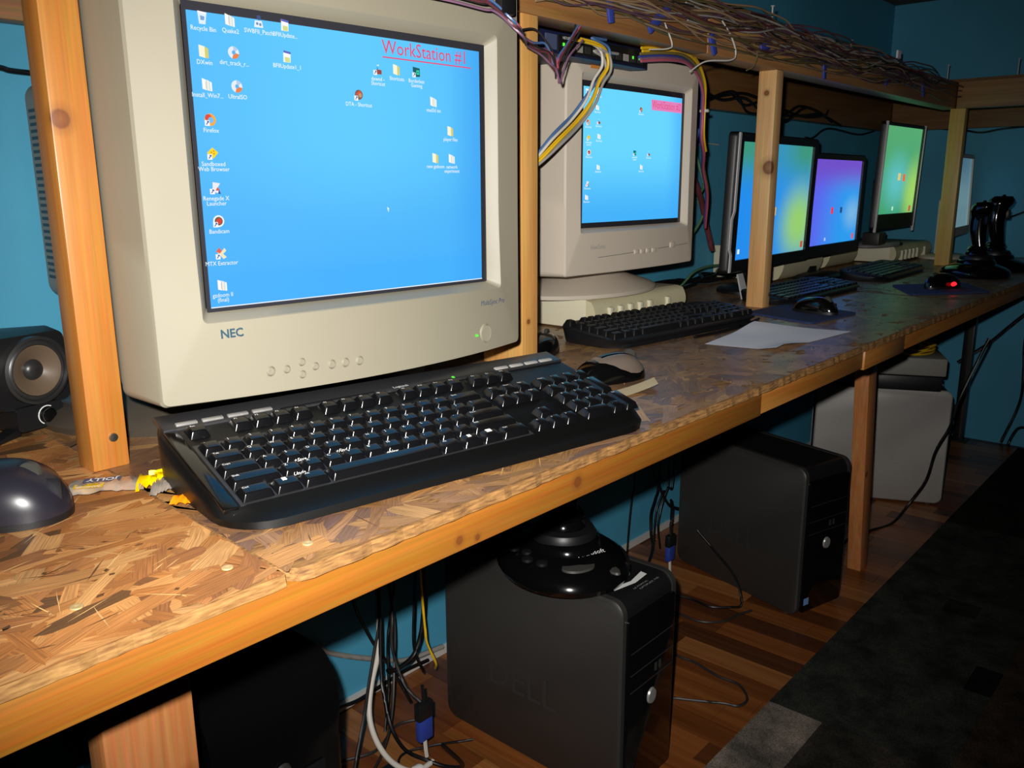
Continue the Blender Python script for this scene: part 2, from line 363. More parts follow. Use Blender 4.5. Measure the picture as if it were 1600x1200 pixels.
# patterned rug
nx, ny = 90, 66; X0, X1, Y0, Y1 = 0.3, 3.95, -1.7, 0.66
vs, fs, cs = [], [], []
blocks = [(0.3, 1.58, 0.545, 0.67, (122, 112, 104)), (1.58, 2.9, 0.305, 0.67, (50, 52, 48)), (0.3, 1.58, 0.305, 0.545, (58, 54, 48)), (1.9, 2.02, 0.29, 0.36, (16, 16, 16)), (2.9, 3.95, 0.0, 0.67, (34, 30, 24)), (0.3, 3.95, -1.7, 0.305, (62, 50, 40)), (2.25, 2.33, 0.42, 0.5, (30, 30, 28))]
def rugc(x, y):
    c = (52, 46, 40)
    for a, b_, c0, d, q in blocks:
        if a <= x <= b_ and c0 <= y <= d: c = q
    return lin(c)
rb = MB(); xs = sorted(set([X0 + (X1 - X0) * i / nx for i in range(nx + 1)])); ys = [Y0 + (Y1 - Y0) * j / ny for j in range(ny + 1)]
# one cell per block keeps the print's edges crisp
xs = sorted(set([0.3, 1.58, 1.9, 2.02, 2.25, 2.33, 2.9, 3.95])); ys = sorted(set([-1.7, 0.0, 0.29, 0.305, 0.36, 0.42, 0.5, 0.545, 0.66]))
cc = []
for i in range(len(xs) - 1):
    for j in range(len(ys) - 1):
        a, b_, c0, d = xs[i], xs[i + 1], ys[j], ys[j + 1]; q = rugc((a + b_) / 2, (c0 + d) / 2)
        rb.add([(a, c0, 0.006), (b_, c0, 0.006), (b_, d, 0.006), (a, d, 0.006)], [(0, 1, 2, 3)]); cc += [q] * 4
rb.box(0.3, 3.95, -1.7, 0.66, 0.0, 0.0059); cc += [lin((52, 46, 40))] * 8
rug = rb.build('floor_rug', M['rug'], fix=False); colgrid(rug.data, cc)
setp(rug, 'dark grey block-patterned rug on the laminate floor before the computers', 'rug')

# ================================================================== WORKBENCH
YF = 0.54                       # front edge
wb = thing('workbench', 'long wooden workbench of chipboard and pine studs with overhead shelf', 'workbench', (0, 0, 0))
# pine parts: vertices in world metres
def pine(name, x0, x1, y0, y1, z0, z1, axis, knots=(), tint=1.0, parent=None, bevel=0.002, coat=0.0, ca=PINE_A, cb=PINE_B):
    mt = wood('pine_' + name + '_%d' % random.randrange(9999), tuple(c * tint for c in ca), tuple(c * tint for c in cb), axis, 0.45, knots, coat=coat)
    return MB().box(x0, x1, y0, y1, z0, z1).build(name, mt, parent or wb, bevel=bevel)
RB, RT = T - 0.049, T - 0.0115
pine('front_rail', -0.7, 1.19, YF + 0.002, YF + 0.091, RB, RT, 0, knots=((0.727, YF, 0.761, 0.007), (0.539, YF, 0.753, 0.005), (0.564, YF, 0.748, 0.004)), ca=(162, 94, 26), cb=(180, 116, 42))
pine('front_rail', 1.192, 1.625, YF + 0.004, YF + 0.091, RB + 0.001, RT, 0, tint=0.95)
pine('front_rail', 1.627, 1.86, YF + 0.001, YF + 0.091, RB - 0.002, RT, 0, tint=0.92)
pine('front_rail', 1.862, 3.9, YF + 0.006, YF + 0.091, RB, RT, 0, tint=0.85)
# legs
pine('leg', 0.268, 0.357, 0.74, 0.778, 0, RT, 2, knots=((0.345, 0.74, 0.50, 0.012),), ca=(196, 118, 62), cb=(222, 150, 92))
lg2 = pine('leg', 2.352, 2.412, 0.742, 0.780, 0, RT, 2, knots=((2.33, 0.742, 0.30, 0.008),), ca=(196, 118, 62), cb=(222, 150, 92))
for v in lg2.data.vertices: v.co.x -= 0.10 * v.co.z / RT
# posts
ST = T + 0.55
pine('post', 0.352, 0.391, 0.90, 0.938, T, ST, 2, knots=((0.361, 0.90, 1.150, 0.0095), ), coat=0.25, ca=(190, 118, 44), cb=(206, 138, 62))
pine('post', 1.050, 1.090, 0.90, 0.988, T, ST, 2, knots=((1.066, 0.90, 0.865, 0.004),), ca=(228, 160, 84), cb=(246, 190, 112))
pine('post', 1.952, 1.990, 0.903, 0.947, T, ST, 2, knots=((1.952, 0.908, 1.122, 0.016), (1.952, 0.925, 1.29, 0.006), (1.985, 0.903, 0.82, 0.004)), ca=(234, 174, 110), cb=(250, 204, 142))
pine('post', 3.400, 3.438, 0.865, 0.915, T, ST, 2, ca=(222, 178, 96), cb=(240, 200, 112))
sm = MB().lathe([(0.0005, 0.0018), (0.0045, 0.0015), (0.005, 0.0)], 14, (0.376, 0.8998, 0.824), axis='y').build('screw', M['steel'], wb, smooth=True)
# shelf above
BZ0, BZ1 = ST, ST + 0.089
pine('shelf_beam', -0.6, 1.62, 0.90, 0.953, BZ0, BZ1, 0, ca=(172, 116, 64), cb=(200, 146, 90))
pine('shelf_beam', 1.622, 3.44, 0.899, 0.953, BZ0, BZ1, 0, ca=(164, 114, 66), cb=(190, 142, 92))
pine('shelf_beam', 3.400, 3.438, -0.6, 0.897, BZ0, BZ1, 1, ca=(150, 112, 70), cb=(182, 140, 92))
pine('shelf_ledger', -0.6, WX, 1.302, WY, T + 0.513, BZ1, 0, ca=(150, 100, 56), cb=(176, 126, 74))
pine('shelf_ledger', WX - 0.038, WX, -0.6, 1.30, T + 0.513, BZ1, 1, ca=(130, 92, 56), cb=(150, 110, 70))
osb_dark = osb_edge_mat('chipboard_underside', (84, 58, 34), (128, 94, 58))
MB().box(-0.6, WX - 0.001, 0.93, WY - 0.001, BZ1, BZ1 + 0.011).build('shelf_board', osb_dark, wb)
MB().box(3.41, WX - 0.001, -0.6, 0.9295, BZ1, BZ1 + 0.011).build('shelf_board', osb_dark, wb)
pine('shelf_rail', -0.6, 1.95, 0.935, 0.972, BZ1 + 0.011, BZ1 + 0.030, 0, ca=(150, 112, 76), cb=(176, 138, 98))

# chipboard worktop
edge_l = osb_edge_mat('chipboard_edge_fresh', (112, 74, 32), (166, 124, 70))
edge_r = osb_edge_mat('chipboard_edge_worn', (96, 64, 34), (164, 120, 66))
osb_l = osb_mat('chipboard_fresh', 0.5, 0.12); osb_r = osb_mat('chipboard_varnished', 0.42, 0.3)
def board(name, x0, x1, y0, y1, top, mt, round_front=False, slope=0.0, seed=1):
    r = random.Random(seed); N = max(8, int((x1 - x0) / 0.012)); fr = []
    for i in range(N + 1):
        x = x0 + (x1 - x0) * i / N; y = y0 + r.uniform(-0.0012, 0.0012)
        if round_front and x - x0 < 0.022: y += 0.022 - sqrt(max(0, 0.022 ** 2 - (0.022 - (x - x0)) ** 2))
        fr.append((x, y))
    pl = fr + [(x1 + slope, y1), (x0 + slope, y1)]
    z0 = T - 0.0115
    rings = [[(x, y, z0) for x, y in pl], [(x, y + (0.0015 if i <= N else 0), top - 0.0003) for i, (x, y) in enumerate(pl)]]
    return MB().loft(rings, True, True).build(name, mt, wb)
bl = board('desktop_board', -0.6, 0.3451, YF, WY - 0.001, T - 0.0008, edge_l, slope=0.045, seed=2)
br = board('desktop_board', 0.3455, 2.42, YF - 0.003, WY - 0.001, T, edge_r, True, slope=0.045, seed=3)
bf = board('desktop_board', 2.4215, WX - 0.045, YF, WY - 0.001, T - 0.0004, edge_r, slope=0.04, seed=4)
br2 = MB().box(3.3, WX - 0.001, -0.6, YF - 0.006, T - 0.0115, T - 0.001).build('desktop_board', edge_r, wb)
def flakes(parent, x0, x1, y0, y1, n, seed, pal, mt, z, slope, jx=0.0):
    r = random.Random(seed); vs, fs, cs, uvs = [], [], [], []
    jl = lambda y: slope * (y - y0) / (y1 - y0)
    for k in range(n):
        cx = r.uniform(x0, x1); cy = r.uniform(y0, y1); L = r.uniform(0.04, 0.115); W = r.uniform(0.009, 0.028)
        a = r.gauss(0.15, 0.75); ca, sa = cos(a), sin(a); zz = z + 0.00005 + 0.0005 * k / n
        loc = []
        m_ = 5
        for i in range(m_): loc.append((-L / 2 + L * i / (m_ - 1), -W / 2 + r.uniform(-1, 1) * 0.0012))
        for i in range(3): loc.append((L / 2 + r.uniform(-0.008, 0.010), -W / 2 + W * (i + 0.5) / 3))
        for i in range(m_): loc.append((L / 2 - L * i / (m_ - 1), W / 2 + r.uniform(-1, 1) * 0.0012))
        for i in range(3): loc.append((-L / 2 + r.uniform(-0.010, 0.008), W / 2 - W * (i + 0.5) / 3))
        c = pal(r, cx, cy); k0 = len(vs)
        for (p, q) in loc:
            X = cx + p * ca - q * sa; Y = cy + p * sa + q * ca
            Y = min(max(Y, y0), y1); X = min(max(X, x0 + jl(Y)), x1 + jl(Y))
            vs.append((X, Y, zz)); cs.append(c); uvs.append((p + cx * 3, q + cy * 7))
        fs.append(list(range(k0, k0 + len(loc))))
    for k in range(n // 4):
        cx = r.uniform(x0 + .03, x1 - .03); cy = r.uniform(y0 + .02, y1 - .02); L = r.uniform(.008, .05); W = r.uniform(.0004, .0010); a = r.gauss(.15, .8); ca, sa = cos(a), sin(a); k0 = len(vs)
        if k % 6 == 0: L = r.uniform(.003, .007); W = r.uniform(.002, .005)
        c = lin((96, 64, 36)) if k % 3 == 0 else lin((232, 190, 126))
        for p, q in ((-L / 2, 0), (-L * .1, -W), (L / 2, 0), (L * .1, W)):
            vs.append((cx + p * ca - q * sa, cy + p * sa + q * ca, z + .0006)); cs.append(c); uvs.append((p + cx, q + cy))
        fs.append(list(range(k0, k0 + 4)))
    me = bpy.data.meshes.new('wood_strands'); me.from_pydata(vs, [], fs); me.materials.append(mt)
    colgrid(me, cs); ul = me.uv_layers.new(name='UVMap')
    for lp in me.loops: ul.data[lp.index].uv = uvs[lp.vertex_index]
    o = link('wood_strands', me, parent); o['kind'] = 'stuff'; return o
PAL_L = [(186, 126, 70), (200, 144, 86), (172, 112, 58), (162, 106, 60), (210, 158, 100), (178, 120, 70), (146, 96, 52), (130, 86, 50), (192, 138, 82), (104, 72, 42)]
PAL_R = [(176, 128, 76), (156, 112, 68), (192, 144, 90), (140, 106, 80), (126, 96, 78), (204, 158, 100), (150, 110, 70), (116, 88, 78), (168, 124, 76), (146, 112, 86)]
def low(x, y, k): return sin(x * 11.3 + k + 2.1 * sin(y * 9.7 + k)) * sin(y * 13.1 + 1.7 * k + 1.6 * sin(x * 6.1))
def pl_l(r, x, y):
    c = PAL_L[min(9, int(abs(r.gauss(0, 3.6))))]; g = r.uniform(0.93, 1.05); return lin(tuple(min(255, v * g) for v in c))
def pl_r(r, x, y):
    t = smooth01((x - 0.35) / 1.2); b_ = low(x, y, 1.0); c = mix(PAL_R[r.randrange(10)], (120, 90, 80) if b_ < 0 else (184, 134, 76), min(.5, abs(b_)))
    c = mix(c, (158, 130, 100), 0.4 * t); g = r.uniform(0.88, 1.08); return lin(tuple(min(255, v * g) for v in c))
flakes(bl, 0.02, 0.3446, YF + 0.001, WY - 0.02, 1150, 11, pl_l, osb_l, T - 0.0008, 0.045)
flakes(br, 0.3462, 2.40, YF + 0.0005, WY - 0.02, 3600, 12, pl_r, osb_r, T, 0.045)
flakes(bf, 2.4225, 3.94, YF + 0.002, WY - 0.02, 1800, 13, pl_r, osb_r, T - 0.0004, 0.04)
for (x, y) in ((0.39, 0.574), (0.32, 0.583), (0.214, 0.607)):
    MB().lathe([(0.0048, 0.0), (0.0046, 0.0009), (0.0025, 0.0013), (0.0008, 0.0006)], 14, (x, y, T + 0.0003)).build('screw', M['brass'], wb, smooth=True)

# ================================================================== CRT MONITORS
white_e = emis('icon_white', (250, 252, 255)); IC = {}
def ice(rgb):
    if rgb not in IC: IC[rgb] = emis('icon_%d_%d_%d' % rgb, rgb)
    return IC[rgb]
def circ(cx, cy, r, n=16, a0=0, a1=2 * pi): return [(cx + r * cos(a0 + (a1 - a0) * k / n), cy + r * sin(a0 + (a1 - a0) * k / n)) for k in range(n + (0 if abs(a1 - a0 - 2 * pi) < 1e-6 else 1))]
WHT, YEL, GRY = (250, 250, 250), (240, 226, 140), (170, 190, 205)
def shortcut(): return [([(-.5, -.5), (-.08, -.5), (-.08, -.05), (-.5, -.05)], WHT), ([(-.42, -.42), (-.34, -.42), (-.2, -.22), (-.14, -.3), (-.14, -.1), (-.36, -.12), (-.28, -.18)], (40, 90, 170))]
ICON = {
 'bin': [([(-.32, -.5), (.22, -.5), (.38, .42), (-.4, .5)], (225, 240, 250)), ([(-.18, -.2), (.12, -.2), (.18, .1), (-.2, .15)], (120, 165, 215)), ([(-.4, .5), (.38, .42), (.3, .3), (-.36, .36)], WHT)],
 'files': [([(-.4, -.35), (-.05, -.45), (-.05, .38), (-.4, .5)], WHT), ([(-.02, -.45), (.22, -.48), (.22, .3), (-.02, .4)], (240, 238, 225)), ([(.25, -.5), (.42, -.5), (.42, .2), (.25, .28)], WHT), ([(-.12, -.3), (-.05, -.34), (-.05, .2), (-.12, .24)], (215, 205, 170))],
 'folder': [([(-.4, -.4), (.1, -.5), (.1, .4), (-.4, .5)], (248, 246, 215)), ([(.1, -.5), (.4, -.5), (.4, .25), (.1, .4)], (214, 206, 110))],
 'disc': [(circ(0, 0, .5), (230, 238, 245)), (circ(0, 0, .5, 8, -1.9, -.2) + [(0, 0)], (232, 130, 70)), (circ(0, 0, .5, 6, .6, 1.6) + [(0, 0)], (180, 205, 235)), (circ(0, 0, .17), (90, 180, 235))],
 'setup': [([(-.35, -.5), (.35, -.5), (.42, .35), (-.3, .45)], WHT), ([(-.3, .3), (.42, .2), (.42, .38), (-.3, .48)], (90, 100, 190)), ([(-.2, -.48), (.3, -.48), (.3, -.1), (-.2, -.05)], (214, 222, 140))],
 'patch': [(circ(.1, .3, .2), (60, 80, 130)), ([(-.4, -.5), (.45, -.5), (.35, .05), (-.3, .05)], (235, 242, 248)), (circ(-.1, -.2, .12), (120, 150, 190)), (circ(.18, -.25, .12), (120, 150, 190))],
 'fox': [(circ(0, 0, .5), (250, 170, 50)), (circ(-.15, .15, .3, 12), (225, 70, 50)), (circ(.05, -.02, .24), (110, 190, 245))] + shortcut(),
 'cube': [([(-.5, .05), (0, .5), (.5, .1), (.05, -.4)], (250, 215, 20)), (circ(-.12, .1, .06, 8), (200, 120, 10)), (circ(.1, .22, .06, 8), (200, 120, 10)), (circ(.1, 0, .06, 8), (200, 120, 10))] + shortcut(),
 'ren': [([(-.25, -.3), (.4, -.45), (.15, -.05), (.45, .4), (-.2, .5)], (236, 236, 240)), ([(.0, -.2), (.4, -.2), (.2, .1)], (220, 90, 70)), ([(.2, -.45), (.45, -.5), (.3, -.1)], (50, 80, 150))] + shortcut(),
 'rec': [(circ(.02, .02, .5), (245, 245, 245)), (circ(.02, .02, .36), (60, 90, 70)), (circ(.04, .02, .26), (215, 60, 40))] + shortcut(),
 'mtx': [([(-.35, .1), (-.1, .45), (.1, .2), (.35, .45), (.5, .2), (.2, -.05), (.5, -.35), (.2, -.5), (-.05, -.2)], (240, 230, 190)), ([(-.45, .15), (-.15, .5), (.1, .2), (-.1, .0)], (225, 100, 80))] + shortcut(),
 'cam': [([(-.2, -.4), (.5, -.4), (.5, .0), (-.1, .05)], (150, 70, 60)), ([(-.1, .4), (.2, .5), (.2, .35)], (240, 245, 250)), ([(-.1, .25), (.1, .15), (.0, .05)], (30, 90, 150))] + shortcut(),
 'bg': [([(-.2, -.45), (.5, -.4), (.5, .4), (-.4, .5), (-.4, .1)], (5, 90, 100)), ([(.05, -.2), (.4, -.2), (.4, .2), (.05, .2)], (40, 230, 170)), ([(.15, -.08), (.3, -.08), (.3, .08), (.15, .08)], (5, 90, 100))] + shortcut(),
 'dta': [(circ(.05, .05, .46), (130, 90, 80)), ([(-.3, .1), (.2, .45), (.4, .1), (.0, .0)], (220, 80, 50)), (circ(.2, .0, .2), (190, 150, 110))] + shortcut(),
}
def crt(name, label, loc, yaw, W, H, zs, half, zb, zt, depth, rear, bulge, seam, mt, mt_body, sag, picture, res=(28, 20), inset=(0.0025, 0.008, 0.002, 0.007)):
    """loc: on the support; local x right, y back, z up; screen glass in the plane y = 0"""
    r = thing(name, label, 'monitor', loc, -yaw)
    def blg(p, k=1.0):
        x, y, z = p; wz = smooth01((zs + H * 0.35 - z) / (H * 0.5))
        return (x, y - k * bulge * (1 - min(1, abs(x / half)) ** 2) * (0.12 + 0.88 * wz), z)
    R0 = rr(-half - .003, half + .003, zb - .002, zt + .002, 0.012, y=seam, side=14); R0b = rr(-half - .003, half + .003, zb - .002, zt + .002, 0.012, y=seam - .004, side=14)
    R1 = [blg(p, .9) for p in rr(-half + .001, half - .001, zb + .001, zt - .001, 0.007, y=0.004, side=14)]
    R2 = [blg(p) for p in rr(-half + .003, half - .003, zb + .003, zt - .003, 0.007, y=0.0, side=14)]
    R3 = [blg(p, .4) for p in rr(-W / 2 - .0145, W / 2 + .0145, zs - .011, zs + H + .014, 0.006, y=-0.007, side=14)]
    R3b = [blg(p, .4) for p in rr(-W / 2 - .013, W / 2 + .013, zs - .0098, zs + H + .0125, 0.006, y=-0.0058, side=14)]
    R4 = rr(-W / 2 - .001, W / 2 + .001, zs - .001, zs + H + .001, 0.005, y=0.008, side=14)
    MB().loft([R0, R0b, R1, R2, R3, R3b, R4]).build('bezel', mt, r, smooth=True, angle=22)
    h2 = half - 0.008
    B = [rr(-half + .001, half - .001, zb + .002, zt - .002, 0.014, y=seam, side=6), rr(-h2, h2, zb + .012, zt - .01, 0.02, y=seam + .13, side=6)]
    hr, z0, z1, yr = rear
    MB().loft(B + [rr(-hr - .01, hr + .01, z0 - .005, z1 + .005, 0.025, y=yr - .02, side=6)], cap1=True).build('housing', mt_body, r, smooth=True, angle=30)
    hs = MB().loft([rr(-hr, hr, z0, z1, 0.022, y=yr - .03, side=6), rr(-hr, hr, z0, z1, 0.022, y=depth - .01, side=6), rr(-hr + .01, hr - .01, z0 + .01, z1 - .01, 0.02, y=depth, side=6)], cap1=True).build('rear_cover', M['beige_rear'], r, smooth=True, angle=30)
    nl = int((z1 - z0 - .06) / 0.009)
    vb = MB()
    for k in range(nl): vb.box(-hr - .0008, -hr + .004, yr + .01, depth - .02, z0 + .03 + k * .009, z0 + .034 + k * .009)
    vb.build('vent_slots', M['black'], hs)
    # glass: slightly domed
    def S(u, v, off=0.0):
        return (u, -sag * (1 - (u / (W / 2)) ** 2) * (1 - ((v - H / 2) / (H / 2)) ** 2 * 0.5) + 0.004 - off, zs + v)
    nx, ny = res; vs = [S(-W / 2 - .002 + (W + .004) * i / nx, -.002 + (H + .004) * j / ny) for j in range(ny + 1) for i in range(nx + 1)]
    q = [(j * (nx + 1) + i, j * (nx + 1) + i + 1, (j + 1) * (nx + 1) + i + 1, (j + 1) * (nx + 1) + i) for j in range(ny) for i in range(nx)]
    MB().add(vs, q).build('tube_glass', M['tube'], r, smooth=True, fix=False)
    il, ir, ib, it = inset; u0, u1, v0, v1 = -W / 2 + il, W / 2 - ir, ib, H - it
    vs = [S(u0 + (u1 - u0) * i / nx, v0 + (v1 - v0) * j / ny, 0.0006) for j in range(ny + 1) for i in range(nx + 1)]
    sc = MB().add(vs, q).build('screen', screen_mat(name + '_picture', 1.0, 0.25), r, smooth=True, fix=False)
    colgrid(sc.data, [picture(i / nx, j / ny) for j in range(ny + 1) for i in range(nx + 1)])
    return r, sc, S, blg
def put_icon(sc, S, kind, cx, cz, s):
    mb = MB()
    for k, (poly, c) in enumerate(ICON[kind]):
        mb.add([S(cx + p * s, cz + q * s, 0.0010 + 0.00012 * k) for p, q in poly], [tuple(range(len(poly)))], ice(c))
    mb.build('desktop_icon', None, sc, fix=False)
def put_cap(sc, S, lines, cx, z0, size, sx=1.0):
    for i, b_ in enumerate(lines): text('icon_caption', b_, size, lambda x, y: S(cx + x, z0 - i * size * 0.82 + y, 0.0013), white_e, sc, sx=sx)

def nec_pic(u, v):
    c = mix(lin((58, 168, 246)), lin((92, 202, 255)), smooth01(v * 1.6) * (0.55 + 0.45 * sin(pi * min(1, max(0, u))) ))
    c = mix(c, lin((74, 186, 255)), 0.5 * smooth01((0.35 - v) / 0.15)); 
    if v < 0.12: c = mix(c, lin((60, 176, 255)), 0.8)
    if u > 0.85: c = mix(c, lin((52, 160, 244)), (u - 0.85) / 0.15 * 0.7)
    return c
nec, nsc, nS, nb = crt('crt_monitor', 'large beige CRT monitor showing the blue desktop titled WorkStation #1', (0.654, 0.805, T), 0.056, 0.40, 0.30, 0.169, 0.262, 0.074, 0.545, 0.505, (0.20, 0.14, 0.435, 0.29), 0.038, 0.085, M['beige'], M['beige_dark'], 0.005, nec_pic)
for k, x, z, cap in [('bin', -.1813, .2875, ['Recycle Bin']), ('files', -.1529, .2886, ['Quake2']), ('patch', -.1216, .2912, ['SWBFII_Patch']), ('setup', -.0912, .2912, ['BFIIUpdate...']),
                     ('folder', -.1829, .2561, ['DXwin']), ('disc', -.1514, .258, ['dirt_track_r...']), ('setup', -.0913, .26, ['BFIIUpdate1_1']), ('files', -.1824, .225, ['Install_Win7...']),
                     ('disc', -.1507, .2255, ['UltraISO']), ('fox', -.182, .1915, ['Firefox']), ('cube', -.1823, .1586, ['Sandboxed', 'Web Browser']), ('ren', -.1825, .1245, ['Renegade X', 'Launcher']),
                     ('rec', -.182, .0911, ['Bandicam']), ('mtx', -.1821, .0584, ['MTX Extractor']), ('files', -.1836, .0253, ['gzdoom II', '(final)']), ('cam', .0265, .2566, ['dxwnd -', 'Shortcut']),
                     ('folder', .0545, .259, ['Shortcuts']), ('bg', .0845, .2587, ['Borderless', 'Gaming']), ('dta', -.0021, .2266, ['DTA - Shortcut']), ('files', .1106, .2265, ['mad3d iso']),
                     ('folder', .138, .1928, ['player files']), ('folder', .1114, .1594, ['new gzdoom']), ('files', .1392, .1591, ['network', 'experiment'])]:
    put_icon(nsc, nS, k, x, z, 0.0120)
    put_cap(nsc, nS, cap, x, z - 0.0103, 0.0062, 0.92)
red_e = emis('title_red', (232, 70, 110)); pink_e = emis('title_pink', (225, 130, 190))
text('title_text', 'WorkStation #1', 0.0222, lambda x, y: nS(0.0345 + x, 0.2822 + y, 0.0014), red_e, nsc, align='LEFT', sx=0.92)
MB().add([nS(0.0345 + 0.142 * i / 8, z, 0.0014) for i in range(9) for z in (0.2708, 0.2722)], [(2 * i, 2 * i + 2, 2 * i + 3, 2 * i + 1) for i in range(8)]).build('title_underline', red_e, nsc, fix=False)
MB().add([nS(.0327 + a, .0985 + b_, .0014) for a, b_ in ((0, 0.003), (0.0028, 0.0002), (0.0014, 0), (0.0022, -0.0028), (0.0014, -0.003), (0.0007, -0.0003), (0, -0.001))], [(0, 1, 2, 3, 4, 5, 6)]).build('mouse_pointer', white_e, nsc, fix=False)
MB().add([nS(-.1975 + .3895 * i / 12, z, 0.0012) for i in range(13) for z in (0.0022, 0.0032)], [(2 * i, 2 * i + 2, 2 * i + 3, 2 * i + 1) for i in range(12)]).build('taskbar_line', white_e, nsc, fix=False)
def nface(x, z, off=0.0):   # point on the bezel's lower face
    zs = 0.169; t = smooth01((zs - .011 - z) / (zs - .011 - .086))
    p = nb((x, -0.007 * (1 - t), z), .4 + .6 * t); return (p[0], p[1] - off, p[2])
lt = text('brand_lettering', 'NEC', 0.0125, lambda x, y: nface(-0.1862 + x, 0.1455 + y, 0.0012), M['blue_print'], nec, bold=True, sx=1.0)
text('model_lettering', 'MultiSync Pro', 0.0098, lambda x, y: nface(0.195 + x + y * 0.2, 0.141 + y, 0.0012), M['navy_print'], nec, sx=0.9)
for (x, z, rd) in ((-.1497, -.0683, .0052), (-.1317, -.0685, .0042), (-.1134, -.0629, .0042), (-.1145, -.0765, .0042), (-.0982, -.0696, .0042), (-.0779, -.0702, .005), (-.0605, -.0705, .005), (-.0417, -.071, .005)):
    p = nface(x, 0.169 + z)
    MB().lathe([(0.0005, 0.0009), (rd * .72, 0.0010), (rd * .86, 0.0002), (rd * .92, -0.0003), (rd * .98, 0.0006), (rd * 1.1, -0.0004)], 16, p, axis='y').build('control_button', M['beige'], nec, smooth=True, angle=50)
p = nface(0.1759, 0.1008); pb = MB().lathe([(0.0005, 0.0008), (.0084, 0.0010), (.0090, -0.0004), (0.0096, 0.0007), (.0106, -.001)], 24, p, axis='y', sy=1.25).build('power_button', M['beige'], nec, smooth=True, angle=50)
p = nface(0.157, 0.1003); MB().lathe([(0.0004, 0.0018), (.0014, 0.0012), (.0018, -0.002)], 10, p, axis='y').build('power_light', M['w_led'], nec, smooth=True)
MB().lathe([(0.30, 0.0), (0.305, 0.010), (0.29, 0.022), (0.24, 0.036), (0.17, 0.062), (0.14, 0.092), (0.14, 0.14)], 48, (0, 0.30, 0.0), sx=0.95, sy=0.66).build('swivel_base', M['basedark'], nec, smooth=True, angle=50)

def vs_pic(u, v):
    c = mix(lin((66, 178, 250)), lin((104, 214, 255)), smooth01(v * 1.7))
    return mix(c, lin((60, 168, 250)), 0.6 * smooth01((u - .8) / .2))
vsm, vsc, vS, vb_ = crt('crt_monitor', 'grey-beige CRT monitor on a dish stand behind the hanging network cables', (1.528, 0.999, T + 0.0665), 0.022, 0.36, 0.27, 0.148, 0.232, 0.054, 0.478, 0.325, (0.17, 0.10, 0.41, 0.22), 0.014, 0.07, M['vs'], M['vs'], 0.007, vs_pic, inset=(.004, .010, .008, .009))
for k, x, z in [('bin', -.166, .2515), ('folder', -.1331, .2530), ('files', -.1357, .2244), ('fox', -.1623, .196), ('cam', -.132, .1986), ('cube', -.1608, .1678), ('files', -.1304, .1713), ('rec', -.1594, .1407), ('files', -.1314, .1136), ('ren', -.1625, .082), ('files', -.1640, .0567), ('dta', .0064, .2278), ('bg', -.0142, .1428), ('cam', .0367, .1427), ('files', .011, .1152)]:
    put_icon(vsc, vS, k, x, z, 0.0105); put_cap(vsc, vS, ['network', 'saved'] if k in ('cube', 'bg') else ['Shortcut'], x, z - 0.0085, 0.0052)
MB().add([vS(.0458 + .1237 * a / 10, z, 0.0010) for a in range(11) for z in (.2300, .2405, .2510)], [(3 * a + b_, 3 * a + b_ + 3, 3 * a + b_ + 4, 3 * a + b_ + 1) for a in range(10) for b_ in (0, 1)]).build('title_highlight', pink_e, vsc, fix=False)
text('title_text', 'WorkStation #2', 0.0215, lambda x, y: vS(.0475 + x, .2408 + y, 0.0016), red_e, vsc, align='LEFT', sx=0.8)
def vface(x, z, off=0.0):
    zs = 0.148; t = smooth01((zs - .011 - z) / (zs - .011 - .059)); p = vb_((x, -0.007 * (1 - t), z), .4 + .6 * t); return (p[0], p[1] - off, p[2])
text('brand_lettering', 'ViewSonic', 0.0135, lambda x, y: vface(-0.142 + x, 0.109 + y, 0.0012), M['grey_print'], vsm, sx=0.85)
p = vface(-0.16, 0.148 + 0.302)
lg = MB(); y_ = p[1] - 0.003
for i, c in enumerate(((60, 70, 100), (200, 80, 40), (230, 170, 40))): lg.lathe([(0.0005, 0.0005), (0.0036, 0.0)], 10, (-0.166 + i * .006, y_, 0.452), axis='y', mt=plastic('bird_%d' % i, c))
lg.box(-0.173, -0.147, y_ - .0002, y_, 0.440, 0.4465, plastic('bird_bar', (210, 130, 50)))
lg.build('brand_emblem', None, vsm)
for i in range(4): q = vface(-0.012 + i * .022, 0.092); MB().box(q[0] - .008, q[0] + .008, q[1] - .0022, q[1] + .004, q[2] - .004, q[2] + .0045).build('control_button', M['vs'], vsm, bevel=.0012)
q = vface(0.13, 0.099); MB().box(q[0] - .010, q[0] + .010, q[1] - .0025, q[1] + .004, q[2] - .006, q[2] + .006).build('power_button', M['vs'], vsm, bevel=.0015)
for a, b_ in ((-.14, -.022), (.068, .115), (.145, .20)):
    MB().add([vface(a + (b_ - a) * i / 6, 0.0875 + (a + (b_ - a) * i / 6 + .14) * 0.03 + z, 0.0006) for i in range(7) for z in (0, .0013)], [(2 * i, 2 * i + 2, 2 * i + 3, 2 * i + 1) for i in range(6)]).build('panel_groove', M['beige_rear'], vsm, fix=False)
MB().lathe([(0.19, 0.0), (0.192, 0.008), (0.175, 0.016), (0.12, 0.032), (0.085, 0.045), (0.08, 0.09)], 44, (0, 0.13, 0.0), sx=1.06, sy=0.68).build('swivel_base', M['vs'], vsm, smooth=True, angle=50)

